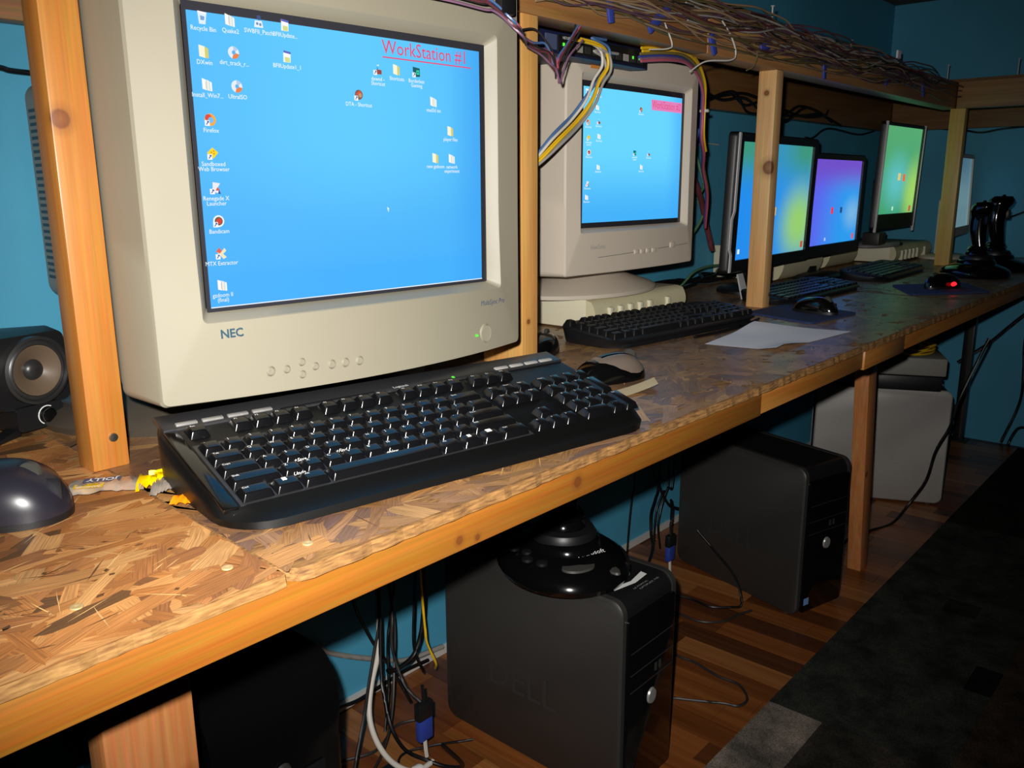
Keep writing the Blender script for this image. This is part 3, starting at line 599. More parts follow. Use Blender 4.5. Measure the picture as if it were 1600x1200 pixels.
# ================================================================== DESKTOP CASES lying on the worktop
def desktop_case(label, x0, x1, y0, y1, h, group=None, ribs=True, bulge=0.012, fm='cream_rib'):
    r = thing('desktop_computer', label, 'computer', ((x0 + x1) / 2, y0, T))
    w = (x1 - x0) / 2; d = y1 - y0
    MB().box(-w, w, 0.012, d, 0.004, h).build('casing', M['cream'], r, bevel=.003)
    n = 8; prof = [(0.012, 0.005)] + [(0.012 - 0.012 - bulge * sin(pi * (k + 0.5) / n), 0.005 + (h - .006) * (k + 0.5) / n) for k in range(n)] + [(0.012, h - 0.001)]
    MB().loft([[(x, y, z) for y, z in prof] for x in (-w - .001, w + .001)], True, True).build('front_panel', M[fm], r, smooth=True, angle=50)
    if ribs:
        for k in range(7):
            x = -w * .75 + k * w * 0.21
            if k == 5: continue
            MB().box(x, x + w * .075, -bulge - .006, -bulge * .3, h * .16, h * .72).build('front_rib', M['cream'], r, bevel=.002)
    for sx in (-1, 1):
        for yy in (0.04, d - .04): MB().lathe([(0.009, 0), (0.009, .0045)], 10, (sx * (w - .03), yy, 0)).build('foot', M['rubber'], r)
    return r
desktop_case('flat cream desktop computer with a ribbed front under the grey-beige monitor', 1.405, 1.765, 1.02, 1.333, 0.0655)
desktop_case('small cream computer case behind the stand of the silver-striped monitor', 2.50, 2.80, 1.115, 1.333, 0.105, bulge=.02, ribs=False)
desktop_case('small cream computer case behind the thin black purple-screen monitor', 2.98, 3.24, 1.16, 1.333, 0.095, bulge=.02, ribs=False)
desktop_case('cream desktop computer carrying the silver-framed monitor', 3.36, 3.80, 1.05, 1.333, 0.066)

# ================================================================== FLAT MONITORS
def lcd(label, loc, yaw, tilt, W, H, zs, bz, fmat, pic, name='flat_monitor', th=0.013, side=None, stand='foot', res=(26, 20), icons=(), standz=0.0, emit=0.85):
    r = thing(name, label, 'monitor', loc, -yaw)
    pm = Matrix.Translation((0, 0, zs)) @ Matrix.Rotation(-tilt, 4, 'X')   # panel frame: screen bottom centre
    l, rt, t, b_ = bz
    fr = MB().loft([rr(-W / 2 - l, W / 2 + rt, -b_, H + t, 0.012, y=th), rr(-W / 2 - l, W / 2 + rt, -b_, H + t, 0.012, y=-0.004), rr(-W / 2 - l + .003, W / 2 + rt - .003, -b_ + .003, H + t - .003, 0.010, y=-0.008), rr(-W / 2, W / 2, 0, H, 0.002, y=-0.007), rr(-W / 2, W / 2, 0, H, 0.002, y=0.0)], cap0=True).build('frame', fmat, r, smooth=True, angle=40, matrix=pm)
    MB().loft([rr(-W * .3, W * .3, H * .12, H * .8, 0.03, y=th), rr(-W * .24, W * .24, H * .2, H * .7, 0.03, y=th + .03)], cap1=True).build('rear_cover', fmat, r, smooth=True, angle=40, matrix=pm)
    nx, ny = res; vs = [(-W / 2 + W * i / nx, -0.0005, H * j / ny) for j in range(ny + 1) for i in range(nx + 1)]
    q = [(j * (nx + 1) + i, j * (nx + 1) + i + 1, (j + 1) * (nx + 1) + i + 1, (j + 1) * (nx + 1) + i) for j in range(ny) for i in range(nx)]
    sc = MB().add(vs, q).build('screen', screen_mat('lcd_picture_%d' % random.randrange(99999), emit), r, fix=False, matrix=pm)
    colgrid(sc.data, [pic(i / nx, j / ny) for j in range(ny + 1) for i in range(nx + 1)])
    for (u, v, s, c) in icons:
        MB().add([(-W / 2 + u * W + a * s, -0.0012, v * H + b2 * s) for a, b2 in ((-.5, -.5), (.5, -.5), (.5, .5), (-.5, .5))], [(0, 1, 2, 3)]).build('desktop_icon', ice(c), sc, fix=False)
    yb = th + 0.03
    if stand == 'foot':
        MB().lathe([(0.11, standz), (0.11, standz + .008), (0.10, standz + .014), (0.03, standz + .018)], 32, (0, yb + .01, 0), sx=1.0, sy=0.8).build('stand_foot', fmat, r, smooth=True, angle=40)
        MB().loft([rr(-.03, .03, standz + .012, zs + H * .4, .01, y=yb + .012), rr(-.028, .028, standz + .012, zs + H * .4, .01, y=yb + .035)], True, True).build('stand_column', fmat, r, smooth=True, angle=40)
    return r, fr, pm
B1 = lin
def pic3(u, v):
    c = mix(lin((34, 150, 255)), lin((60, 160, 235)), u); c = mix(c, lin((66, 160, 130)), smooth01((v - .55) / .4) * (1 - .5 * smooth01(1 - abs(u - .5) * 2.4)))
    d = sqrt(((u - .88) / .35) ** 2 + ((v - .28) / .45) ** 2); c = mix(c, lin((160, 220, 120)), smooth01(1.15 - d)); return c
def pic4(u, v):
    c = mix(lin((98, 104, 255)), lin((40, 165, 255)), smooth01(u * 1.2 + .15 - v * .2)); c = mix(c, lin((120, 84, 215)), smooth01((v - .55) / .4))
    d = sqrt(((u - .88) / .3) ** 2 + ((v - .35) / .3) ** 2); return mix(c, lin((140, 200, 240)), 0.8 * smooth01(1.0 - d))
def pic5(u, v):
    c = mix(lin((70, 170, 120)), lin((92, 180, 120)), v); d = sqrt(((u - .45) / .5) ** 2 + ((v - .38) / .45) ** 2); c = mix(c, lin((100, 205, 205)), smooth01(1.05 - d))
    d = sqrt(((u - .92) / .35) ** 2 + ((v - .25) / .5) ** 2); return mix(c, lin((168, 226, 110)), smooth01(1.1 - d))
def pic6(u, v): return mix(mix(lin((130, 168, 176)), lin((74, 116, 140)), smooth01((v - .4) / .6)), lin((110, 160, 180)), u * .5)
l3, f3, pm3 = lcd('black wide monitor with a kinked silver stripe down its left side', (2.257, 1.031, T), -0.028, -0.03, 0.47, 0.294, 0.104, (0.048, 0.030, 0.022, 0.032), M['black'], pic3, icons=((.5, .40, .022, (200, 170, 120)), (.96, .06, .018, (190, 90, 60)), (.06, .07, .012, (225, 240, 250))))
sp = [(-.271, .314), (-.2645, .12), (-.2795, .100), (-.2835, .035), (-.271, .018), (-.271, -.026)]
sp = [(-.270, .314), (-.270, .125), (-.2815, .105), (-.2815, .030), (-.272, .015), (-.272, -.028)]
sv = []
for (x, z) in sp: sv += [(x - .0012, -.0085, z), (x + .0085, -.0085, z), (x - .0012, -.0115, z), (x + .0085, -.0115, z)]
sf = []
for i in range(len(sp) - 1):
    a = 4 * i; sf += [(a + 2, a + 3, a + 7, a + 6), (a, a + 4, a + 5, a + 1), (a, a + 2, a + 6, a + 4), (a + 1, a + 5, a + 7, a + 3)]
sf += [(0, 1, 3, 2), (4 * len(sp) - 4, 4 * len(sp) - 2, 4 * len(sp) - 1, 4 * len(sp) - 3)]
so = MB().add(sv, sf).build('silver_stripe', M['pale_silver'], l3, matrix=pm3)
st = MB().add([(-.205, -.02, .004), (-.165, -.02, .004), (-.125, .02, .062), (-.155, .02, .062), (-.205, -.016, .002), (-.165, -.016, .002), (-.125, .024, .060), (-.155, .024, .060)], [(0, 1, 2, 3), (7, 6, 5, 4), (0, 4, 5, 1), (1, 5, 6, 2), (2, 6, 7, 3), (3, 7, 4, 0)])
st.build('stand_prop', M['pale_silver'], l3)
l4, f4, pm4 = lcd('thin black wide monitor with a blue-purple screen', (2.735, 1.044, T), -0.02, -0.015, 0.41, 0.256, 0.11, (0.018, 0.018, 0.018, 0.036), M['black'], pic4, icons=((.43, .40, .020, (230, 60, 80)), (.62, .40, .018, (40, 70, 120)), (.93, .06, .018, (220, 90, 110)), (.33, .06, .010, (190, 205, 255))))
l5, f5, pm5 = lcd('silver-framed monitor with a green screen standing on a cream computer', (3.400, 1.072, T + 0.0665), 0.02, -0.034, 0.388, 0.310, 0.118, (0.014, 0.012, 0.012, 0.055), M['black'], pic5, standz=0.0, icons=((.50, .43, .026, (225, 200, 120)), (.63, .42, .026, (225, 110, 60)), (.90, .05, .022, (190, 90, 70)), (.42, .06, .014, (190, 240, 200))))
for sx, wd in ((-1, .009), (1, .005)): MB().box(sx * .194 - (wd if sx < 0 else 0) - (.004 if sx < 0 else -.004), sx * .194 + (wd if sx > 0 else 0) - (.004 if sx < 0 else -.004), -.012, -.002, -.072, .324).build('side_rail', M['pale_silver'], l5, bevel=.003, matrix=pm5)
MB().box(-.222, -.150, -.03, .03, .012, .056).build('stand_bracket', M['pc_panel'], l5, bevel=.004)
MB().lathe([(0.15, 0), (.152, .007), (.14, .016), (.08, .018)], 40, (-.06, .03, 0), sx=1, sy=.45).build('stand_plate', M['silver'], l5, smooth=True, angle=40)
l6, f6, pm6 = lcd('small pale monitor behind the farthest post', (3.770, 0.935, T), -0.08, 0.03, 0.33, 0.264, 0.125, (0.055, 0.014, 0.016, 0.035), M['vs'], pic6, emit=.55)

# ================================================================== KEYBOARDS
def key_mesh(w, d, h, tin, bev, cache={}):
    k = (round(w, 4), round(d, 4), h)
    if k in cache: return cache[k]
    tf = tin * .72   # front flank is steeper
    bm = bmesh.new()
    vs = [bm.verts.new(p) for p in ((0, 0, -h), (w, 0, -h), (w, d, -h), (0, d, -h), (tin * .72, tf, 0), (w - tin, tf, 0), (w - tin, d - tin * 1.4, 0.0006), (tin * .72, d - tin * 1.4, 0.0006))]
    for f in ((0, 3, 2, 1), (4, 5, 6, 7), (0, 1, 5, 4), (1, 2, 6, 5), (2, 3, 7, 6), (3, 0, 4, 7)): bm.faces.new([vs[i] for i in f])
    es = [e for e in bm.edges if max(v.co.z for v in e.verts) > -h * .9]
    bmesh.ops.bevel(bm, geom=es, offset=bev, segments=3, profile=0.5, affect='EDGES', clamp_overlap=True)
    bmesh.ops.recalc_face_normals(bm, faces=bm.faces)
    me = bpy.data.meshes.new('key'); bm.to_mesh(me); bm.free(); me.shade_smooth()
    try: me.set_sharp_from_angle(angle=radians(60))
    except Exception: pass
    cache[k] = me; return me
def layout(G):
    n1 = 15 + G; n2 = n1 + 3 + G; K = []
    def row(r, x, items):
        for t, w_ in items: K.append((t, x, r, w_, 1)); x += w_
    row(0, 0, [('Ctrl', 1.45), ('win', 1.25), ('Alt', 1.25), ('', 5.75), ('Alt', 1.2), ('win', 1.2), ('menu', 1.2), ('Ctrl', 1.7)])
    row(1, 0, [('Shift', 2.25)] + [(c, 1) for c in 'ZXCVBNM,./'] + [('Shift', 2.75)])
    row(2, 0, [('Caps', 1.75)] + [(c, 1) for c in "ASDFGHJKL;'"] + [('Enter', 2.25)])
    row(3, 0, [('Tab', 1.5)] + [(c, 1) for c in 'QWERTYUIOP[]'] + [('\\', 1.5)])
    row(4, 0, [(c, 1) for c in '`1234567890-='] + [('Back', 2)])
    row(5, 0, [('Esc', 1)])
    for b_, s in ((2, 1), (6.5, 5), (11, 9)): row(5, b_, [('F%d' % (s + i), 1) for i in range(4)])
    row(5, n1, [('Prt', 1), ('Scr', 1), ('Brk', 1)]); row(4, n1, [('Ins', 1), ('Hom', 1), ('PgU', 1)]); row(3, n1, [('Del', 1), ('End', 1), ('PgD', 1)])
    K.append(('^', n1 + 1, 1, 1, 1)); row(0, n1, [('<', 1), ('v', 1), ('>', 1)])
    row(4, n2, [('Num', 1), ('/', 1), ('*', 1), ('-', 1)]); row(3, n2, [('7', 1), ('8', 1), ('9', 1)]); row(2, n2, [('4', 1), ('5', 1), ('6', 1)]); row(1, n2, [('1', 1), ('2', 1), ('3', 1)])
    row(0, n2, [('0', 2), ('.', 1)]); K.append(('+', n2 + 3, 2, 1, 2)); K.append(('Ent', n2 + 3, 0, 1, 2))
    return K, n2 + 4
def keyboard(label, origin, yaw, tilt, U, G, fgap, kh, outline, key_mat, case_mat, legends=False, single=True, bev=0.0011, gapm=0.0012, tin=0.0042, name='keyboard'):
    """origin: world point of the front-left key top corner of the bottom row"""
    r = thing(name, label, 'keyboard', (origin[0], origin[1], T), -yaw)
    z0 = origin[2] - T
    PM = Matrix.Translation((0, 0, z0)) @ Matrix.Rotation(tilt, 4, 'X')
    K, n = layout(G); dk = -kh * .92
    L, R_, F, B, lip, bk = outline       # margins beyond the key field, metres
    W = n * U; D = 6 * U + fgap
    def top(x, y, c): return PM @ Vector((x, y, c))
    def desk(x, y, z=0.002): c = (z - z0 - y * sin(tilt)) / cos(tilt); v = PM @ Vector((x, y, c)); return (v.x, v.y, z)
    def outl(dl, dr, df, db, rad):
        return [(p[0], p[2]) for p in rr(-L + dl, W + R_ - dr, -F + df, D + B - db, rad, n=6, side=6)]
    rt = [tuple(top(x, y, dk)) for x, y in outl(.008, .006, lip, .004, .030)]
    rt2 = [tuple(top(x, y, dk - .004)) for x, y in outl(.002, .001, lip - .006, .001, .040)]
    rm = []
    for x, y in outl(0, 0, .003, 0, .052):
        a = Vector(desk(x, y)); b_ = Vector(top(x, y, dk - .009)); hgt = max(b_.z * .85, .009); rm.append((b_.x, b_.y, min(b_.z, hgt)) if b_.z > .012 else (a.x, a.y, .009))
    rbm = [desk(x, y) for x, y in outl(.004, .004, .001, .004, .052)]
    MB().loft([rbm, rm, rt2, rt], True, True).build('casing', case_mat, r, smooth=True, angle=50)
    if single:
        for (t, x, rw, w_, hh) in K:
            me = key_mesh(w_ * U - gapm, hh * U - gapm, kh, tin, bev)
            if not me.materials: me.materials.append(key_mat)
            y = rw * U + (fgap if rw == 5 else 0)
            ko = link('key', me, r, PM @ Matrix.Translation((x * U, y, 0)))
            if legends and t:
                if t == 'win':
                    mb = MB()
                    for a in (0, 1):
                        for b_ in (0, 1): mb.box(U * .42 + a * .0023, U * .42 + a * .0023 + .0019, U * .45 + b_ * .0023, U * .45 + b_ * .0023 + .0019, .0003, .0009)
                    mb.build('key_legend', M['white_print'], ko)
                elif t == 'menu': MB().box(U * .4, U * .7, U * .5, U * .72, .0003, .0009).build('key_legend', M['white_print'], ko)
                else:
                    text('key_legend', t, .0050 if len(t) < 2 else .0038, lambda a, b_: (tin * .75 + .0006 + a, hh * U - gapm - tin * 1.5 - .0034 + b_, .0011), M['white_print'], ko, align='LEFT')
    else:
        mb = MB()
        for (t, x, rw, w_, hh) in K:
            y = rw * U + (fgap if rw == 5 else 0); a, b_ = x * U, (x + w_) * U - gapm; d = y + hh * U - gapm
            vv = [(a, y, -kh), (b_, y, -kh), (b_, d, -kh), (a, d, -kh), (a + tin * .6, y + tin * .5, 0), (b_ - tin, y + tin * .5, 0), (b_ - tin, d - tin, 0), (a + tin * .6, d - tin, 0)]
            mb.add([tuple(PM @ Vector(p)) for p in vv], [(4, 5, 6, 7), (0, 1, 5, 4), (1, 2, 6, 5), (2, 3, 7, 6), (3, 0, 4, 7)])
        o = mb.build('keys', key_mat, r); o['kind'] = 'stuff'
    return r, PM, U, W, D, dk
k1, P1, U1, W1, D1, dk1 = keyboard('black keyboard with white legends in front of the large beige monitor', (0.3768, 0.6485, T + 0.028), 0.159, 0.240, 0.0226, 0.5, 0.0148, 0.0085, (0.025, 0.006, 0.034, 0.040, 0.030, 0), M['black_key'], M['kb_case'], True, bev=0.0016)
def kp(x, y, c): return tuple(P1 @ Vector((x, y, c)))
def kbox(name, x0, x1, y0, y1, c0, c1, mt, bev=0.0, par=None):
    mb = MB().box(x0, x1, y0, y1, c0, c1)
    return mb.build(name, mt, par or k1, bevel=bev, matrix=P1)
strip = kbox('media_strip', -.018, W1 + .002, D1 + .001, D1 + .034, dk1 - .003, dk1 + .0022, M['kb_strip'], .0012)
kbox('side_gloss', -.019, -.005, -.004, D1, dk1 - .003, dk1 + .0012, M['black_gloss'], .001)
for i in range(4):
    kbox('media_button', -.004 + i * .027, .018 + i * .027, D1 + .0050, D1 + .0105, dk1 + .0008, dk1 + .0042, M['silver'], .0008, k1)
    kbox('media_button', W1 - .112 + i * .026, W1 - .091 + i * .026, D1 + .0050, D1 + .0105, dk1 + .0008, dk1 + .0042, M['pc_panel_light'], .0008, k1)
kbox('strip_groove', .107, .225, D1 + .003, D1 + .0055, dk1 + .0018, dk1 + .0026, M['black']); kbox('strip_groove', .292, W1 - .112, D1 + .003, D1 + .0055, dk1 + .0018, dk1 + .0026, M['black'])
kbox('indicator_light', .338, .341, D1 + .004, D1 + .0075, dk1 + .0022, dk1 + .0032, M['w_led'])
text('brand_lettering', 'Logitech', .0062, lambda x, y: kp(.262 + x, D1 + .006 + y, dk1 + .0028), M['white_print'], k1)
kbox('well_floor', -.003, 15 * U1 + .002, -.002, 5 * U1 + .002, dk1 - .001, dk1 + .0004, M['kb_strip'])
for b_, x, rw in (('+Save', 2.75, 2), ('+Find', 4.75, 2), ('Undo', 2.25, 1), ('+New', 6.75, 1)):
    text('key_caption', b_, .0055, lambda a, c: kp((x + .35) * U1 + a, rw * U1 - .0012, dk1 + .0045 + c), M['white_print'], k1, align='LEFT')
for sx in (0.02, W1 - .05):
    v = P1 @ Vector((sx, D1 + .015, dk1 - .008)); MB().box(v.x - .012, v.x + .012, v.y - .004, v.y + .004, 0, v.z).build('tilt_foot', M['black'], k1)
k2, *_ = keyboard('chunky black keyboard in front of the cream desktop computer', (1.272, 0.868, T + 0.030), 0.10, 0.10, 0.0207, 0.25, 0.008, 0.011, (0.012, 0.012, 0.014, 0.014, 0.004, 0), M['black_key2'], M['black'], False, bev=0.0012, tin=0.004)
k3, *_ = keyboard('flat dark keyboard before the silver-striped monitor, behind the second mouse', (2.020, 0.868, T + 0.022), 0.02, 0.10, 0.0200, 0.25, 0.006, 0.006, (0.012, 0.014, 0.014, 0.014, 0.006, 0), M['black_key2'], M['black'], False, single=False)
k4, *_ = keyboard('black keyboard in front of the cream case of the green-screen monitor', (2.700, 0.868, T + 0.022), -0.03, 0.12, 0.0200, 0.25, 0.006, 0.006, (0.012, 0.014, 0.014, 0.014, 0.006, 0), M['black_key2'], M['black'], False, single=False)

# ================================================================== MICE
def shell(L, W, H, nose=0.55, tail=0.85, z0=0.0, nu=18, nv=14, peak=0.42, sq=2.3):
    """mouse-like half dome: x from front (0) to back (L)"""
    rings = []
    for i in range(nu + 1):
        u = i / nu; x = L * (0.5 - 0.5 * cos(pi * u)); t = x / L
        w = W / 2 * (max(0.0, 1 - abs(2 * t - 1) ** sq)) ** (1 / sq) * (nose + (tail - nose) * t + .15)
        hh = H * (max(0.0, 1 - abs((t - peak) / (peak if t < peak else 1 - peak)) ** 2.2)) ** 0.5
        ring = []
        for k in range(nv + 1):
            a = pi * k / nv; c = cos(a); s = sin(a)
            ring.append((x - L / 2, w * (abs(c) ** .8) * (1 if c > 0 else -1), z0 + max(0.0, hh) * s ** .75))
        rings.append(ring)
    return rings
def mouse(label, loc, yaw, L=.115, W=.066, H=.038, top='mousepurple', base='black', group=None, wheel=True, name='computer_mouse', cat='mouse'):
    r = thing(name, label, cat, loc, yaw, group)
    MB().loft(shell(L, W, H), closed=False).build('shell', M[top], r, smooth=True, angle=70)
    MB().loft([[(x * 1.0, y * 1.01, z) for x, y, _ in [(p[0], p[1], 0) for p in (lambda S_: [q[0] for q in S_] + [q[-1] for q in S_[::-1]])(shell(L, W, H))]] for z in (0.0, .006)], True, True).build('base', M[base], r, smooth=True, angle=60)
    if wheel:
        MB().lathe([(.004, -.003), (.010, -.003), (.0105, 0), (.010, .003), (.004, .003)], 18, (-L * .27, 0, H * .82), axis='y').build('scroll_wheel', M['rubber'], r, smooth=True)
        for s in (-1, 1): pass
        MB().box(-L * .48, -L * .12, -.0006, .0006, H * .35, H * .72).build('button_gap', M['black'], r)
    return r
mouse('dark dome-backed mouse at the left end beside the candy wrapper', (0.243, 0.846, T), radians(125), .135, .112, .052, 'mousepurple')
sm_ = thing('computer_mouse', 'silver and black mouse right of the near keyboard', 'mouse', (1.066, 0.735, T), radians(160))
S1 = shell(.125, .068, .042)
MB().loft([[(p[0], p[1], p[2]) for p in r_] for r_ in S1], closed=False).build('shell', M['silver_soft'], sm_, smooth=True, angle=70)
S2 = [[(p[0] * 1.01, p[1] * 1.03, min(p[2], .024 + .012 * sin(2.6 * p[0] / .0625))) for p in r_] for r_ in shell(.125, .068, .042)]
MB().loft(S2, closed=False).build('lower_shell', M['black_gloss'], sm_, smooth=True, angle=70)
S3 = [[(p[0], p[1] * .62, p[2] + .0012) for p in r_] for r_ in shell(.125, .068, .042)][3:12]
MB().loft(S3, closed=False).build('centre_panel', M['black_gloss'], sm_, smooth=True, angle=70)
MB().lathe([(.004, -.003), (.010, -.003), (.0105, 0), (.010, .003), (.004, .003)], 18, (-.034, 0, .036), axis='y').build('scroll_wheel', M['rubber'], sm_, smooth=True)
mouse('black mouse half hidden behind the second post', (1.165, 0.955, T), radians(200), .12, .072, .036, 'black_gloss')
def pad(label, pts):
    mb = MB(); P = [Vector((x, y)) for x, y in pts]; out = []
    for i in range(4):
        a, b_, c = P[i - 1], P[i], P[(i + 1) % 4]; d1 = (a - b_).normalized(); d2 = (c - b_).normalized()
        for k in range(5): t = k / 4; q = (b_ + d1 * .018) * (1 - t) ** 2 + b_ * 2 * t * (1 - t) + (b_ + d2 * .018) * t * t; out.append((q.x, q.y))
    return setp(mb.loft([[(x, y, z) for x, y in out] for z in (T + .0006, T + .0045)], True, True).build('mouse_pad', M['mat_blue'], None), label, 'mouse pad')
pad('blue mouse pad beside the third post', ((1.78, .712), (1.995, .688), (2.06, .875), (1.845, .892)))
pad('blue mouse pad lit by the red-glowing mouse', ((2.425, .70), (2.62, .552), (2.80, .66), (2.62, .815)))
mouse('black mouse on the blue pad beside the third post', (1.935, 0.765, T + .005), radians(75), .115, .066, .036, 'black_gloss')
m4 = mouse('black mouse with a glowing red light', (2.625, 0.680, T + .005), radians(150), .13, .075, .042, 'black_gloss')
MB().lathe([(.0005, .004), (.007, .003), (.009, 0)], 14, (-.003, -.0385, .014), axis='y', sx=1.4, sy=.7).build('red_light', M['r_led'], m4, smooth=True)
m4.rotation_euler = (0, 0, radians(-20))

# ================================================================== PAPER, SLIP, WRAPPERS
def sheet(name, label, cat, pts, mt, z, curl, nu=10, nv=8):
    A, B_, C, D_ = [Vector((x, y, 0)) for x, y in pts]; vs, fs = [], []
    for j in range(nv + 1):
        for i in range(nu + 1):
            u, v = i / nu, j / nv; p = A.lerp(B_, u).lerp(D_.lerp(C, u), v); vs.append((p.x, p.y, z + curl(u, v)))
    n = nu + 1
    for j in range(nv):
        for i in range(nu): fs.append((j * n + i, j * n + i + 1, (j + 1) * n + i + 1, (j + 1) * n + i))
    k = len(vs); vs += [(x, y, q - .0003) for x, y, q in vs]; fs += [tuple(k + a for a in reversed(f)) for f in fs]
    return setp(MB().add(vs, fs).build(name, mt, None, smooth=True, angle=60), label, cat)
sheet('paper_sheet', 'white sheet of paper with a dog-eared corner on the worktop', 'paper', ((1.452, .640), (1.745, .612), (1.700, .802), (1.430, .772)), M['paper'], T + .0012, lambda u, v: .010 * smooth01((u - .5) * 2) * smooth01((v - .3)) + .004 * max(0, .25 - v) * max(0, .3 - abs(u - .1)) * 30)
sheet('paper_slip', 'curled buff card slip under the silver mouse', 'paper', ((.955, .662), (1.052, .640), (1.085, .668), (.985, .692)), M['cardboard'], T + .0012, lambda u, v: .010 * u * u)
# candy wrappers
def crumple(name, label, pts, seed, mt):
    r = random.Random(seed)
    return sheet(name, label, 'wrapper', pts, mt, T + .002, lambda u, v: .002 + r.uniform(0, .0032) + .003 * sin(pi * v), 14, 5)
wr = thing('candy_wrapper', 'clear candy wrapper with yellow ends and blue lettering by the near post', 'wrapper', (0, 0, 0))
wa = crumple('x', 'x', ((.300, .838), (.358, .800), (.372, .838), (.318, .872)), 4, M['foil']); wa.name = 'wrapper_film'; wa.parent = wr
for k in ('label', 'category'): del wa[k]
wz = T + .0095
def wf(x, y): a = radians(-34); return (.334 + (x * cos(a) - y * sin(a)), .840 + (x * sin(a) + y * cos(a)), wz)
flip = lambda x, y: wf(-x, -y)
MB().add([wf(a, b_)[:2] + (wz - .0004,) for a, b_ in ((-.0175, .001), (.0175, .001), (.0175, .0135), (-.0175, .0135))], [(0, 1, 2, 3)]).build('print_patch', M['navy_print'], wr, fix=False)
MB().add([wf(a, b_)[:2] + (wz - .0004,) for a, b_ in ((-.023, -.0165), (.004, -.0165), (.004, -.0035), (-.023, -.0035))], [(0, 1, 2, 3)]).build('print_patch', M['yellow_foil'], wr, fix=False)
text('brand_lettering', 'JOLLY', .0125, lambda x, y: flip(x, y - .0072), M['white_print'], wr, bold=True, sx=.85)
text('brand_lettering', 'RANCHER', .0062, lambda x, y: flip(x + .0095, y + .0135), M['white_print'], wr, bold=True, sx=.8)
text('brand_lettering', 'GREEN APPLE', .0036, lambda x, y: flip(x + .0095, y + .0075), M['black'], wr, sx=.9)
def twist(par, a, b_, w0, mt, seed):
    A, B_ = Vector(a), Vector(b_); d = (B_ - A).normalized(); s = Vector((-d.y, d.x, 0)); r = random.Random(seed); vs, fs = [], []
    for i in range(7):
        t = i / 6; ww = w0 * (1 - .55 * sin(pi * t * .5)); c = A.lerp(B_, t)
        for k in range(5): q = c + s * ww * (k / 4 - .5); vs.append((q.x, q.y, T + .003 + r.uniform(0, .006) + .004 * sin(pi * k / 4)))
    for i in range(6):
        for k in range(4): fs.append((i * 5 + k, i * 5 + k + 1, i * 5 + k + 6, i * 5 + k + 5))
    kk = len(vs); vs += [(x, y, z - .0004) for x, y, z in vs]; fs += [tuple(kk + q for q in reversed(f)) for f in fs]
    return MB().add(vs, fs).build('twisted_end', mt, par, smooth=True, angle=50)
twist(wr, (.362, .820, 0), (.377, .8105, 0), .050, M['yellow_foil'], 3)
twist(wr, (.380, .832, 0), (.408, .812, 0), .014, M['yellow_foil'], 8)
twist(wr, (.305, .858, 0), (.292, .867, 0), .024, M['yellow_foil'], 5)
w2 = thing('candy_wrapper', 'torn foil and yellow wrapper end poking from under the keyboard', 'wrapper', (0, 0, 0))
wb2 = crumple('x', 'x', ((.350, .772), (.376, .778), (.402, .812), (.380, .820)), 6, M['foil']); wb2.name = 'wrapper_film'; wb2.parent = w2
for k in ('label', 'category'): del wb2[k]
twist(w2, (.380, .822, 0), (.404, .806, 0), .026, M['yellow_foil'], 9)
w3 = crumple('orange_wrapper', 'orange wrapper scrap beside the near keyboard', ((.352, .738), (.376, .722), (.398, .740), (.370, .752)), 10, M['orange_foil'])

# ================================================================== SPEAKER
s = thing('speaker', 'small black desktop speaker with a round cone and volume knob', 'speaker', (0.372, 1.130, T), radians(14))
MB().loft([rr(-.046, .046, .034, .122, .010, y=-.020), rr(-.050, .050, .030, .126, .012, y=0.006), rr(-.040, .040, .036, .118, .014, y=.085)], True, True).build('cabinet', M['black'], s, smooth=True, angle=35)
MB().lathe([(.0415, .0195), (.0415, .0325), (.038, .0340), (.0365, .0310), (.034, .0330), (.0325, .0332), (.031, .0300)], 40, (0, 0, .079), axis='y', cap=False).build('surround_ring', M['ring_grey'], s, smooth=True, angle=40)
MB().lathe([(.031, .0308), (.027, .0295), (.013, .0215), (.0125, .0212)], 40, (0, 0, .079), axis='y', cap=False).build('cone', M['cone'], s, smooth=True)
MB().lathe([(.013, .0214), (.011, .0250), (.006, .0275), (.0008, .0282)], 28, (0, 0, .079), axis='y', cap=False).build('dust_cap', M['ring_grey'], s, smooth=True)
MB().loft([rr(-.030, .030, .006, .036, .006, y=-.026), rr(-.034, .034, .004, .036, .006, y=.04)], True, True).build('pedestal', M['black'], s, smooth=True, angle=35)
kn = MB().lathe([(.009, .0), (.009, .006), (.007, .008), (.0005, .0085)], 20, (.008, -.026, .021), axis='y').build('volume_knob', M['black_gloss'], s, smooth=True, angle=40)
MB().tube([(.008 + .0115 * cos(a), -.0264, .021 + .0115 * sin(a)) for a in [radians(60 + 180 * k / 14) for k in range(15)]], .0007, 5).build('volume_scale', M['white_print'], kn)
for sx in (-1, 1):
    MB().loft([[(sx * .024, -.02, .001), (sx * .024, .004, .001), (sx * .024, .004, .011), (sx * .024, -.02, .011)], [(sx * .062, -.034, 0), (sx * .062, -.018, 0), (sx * .062, -.018, .005), (sx * .062, -.034, .005)]], True, True).build('foot', M['black'], s, bevel=.001)
text('brand_lettering', 'Creative', .007, lambda x, y: (.006 + x, -.0208, .0395 + y), M['white_print'], s)
top_cable('speaker_cable', 'black cable running behind the small speaker', [(.41, 1.20, T + .02), (.441, 1.2, T + .007), (.459, 1.2, T + .004), (.49, 1.21, T + .004)], .003, M['black_cable'])

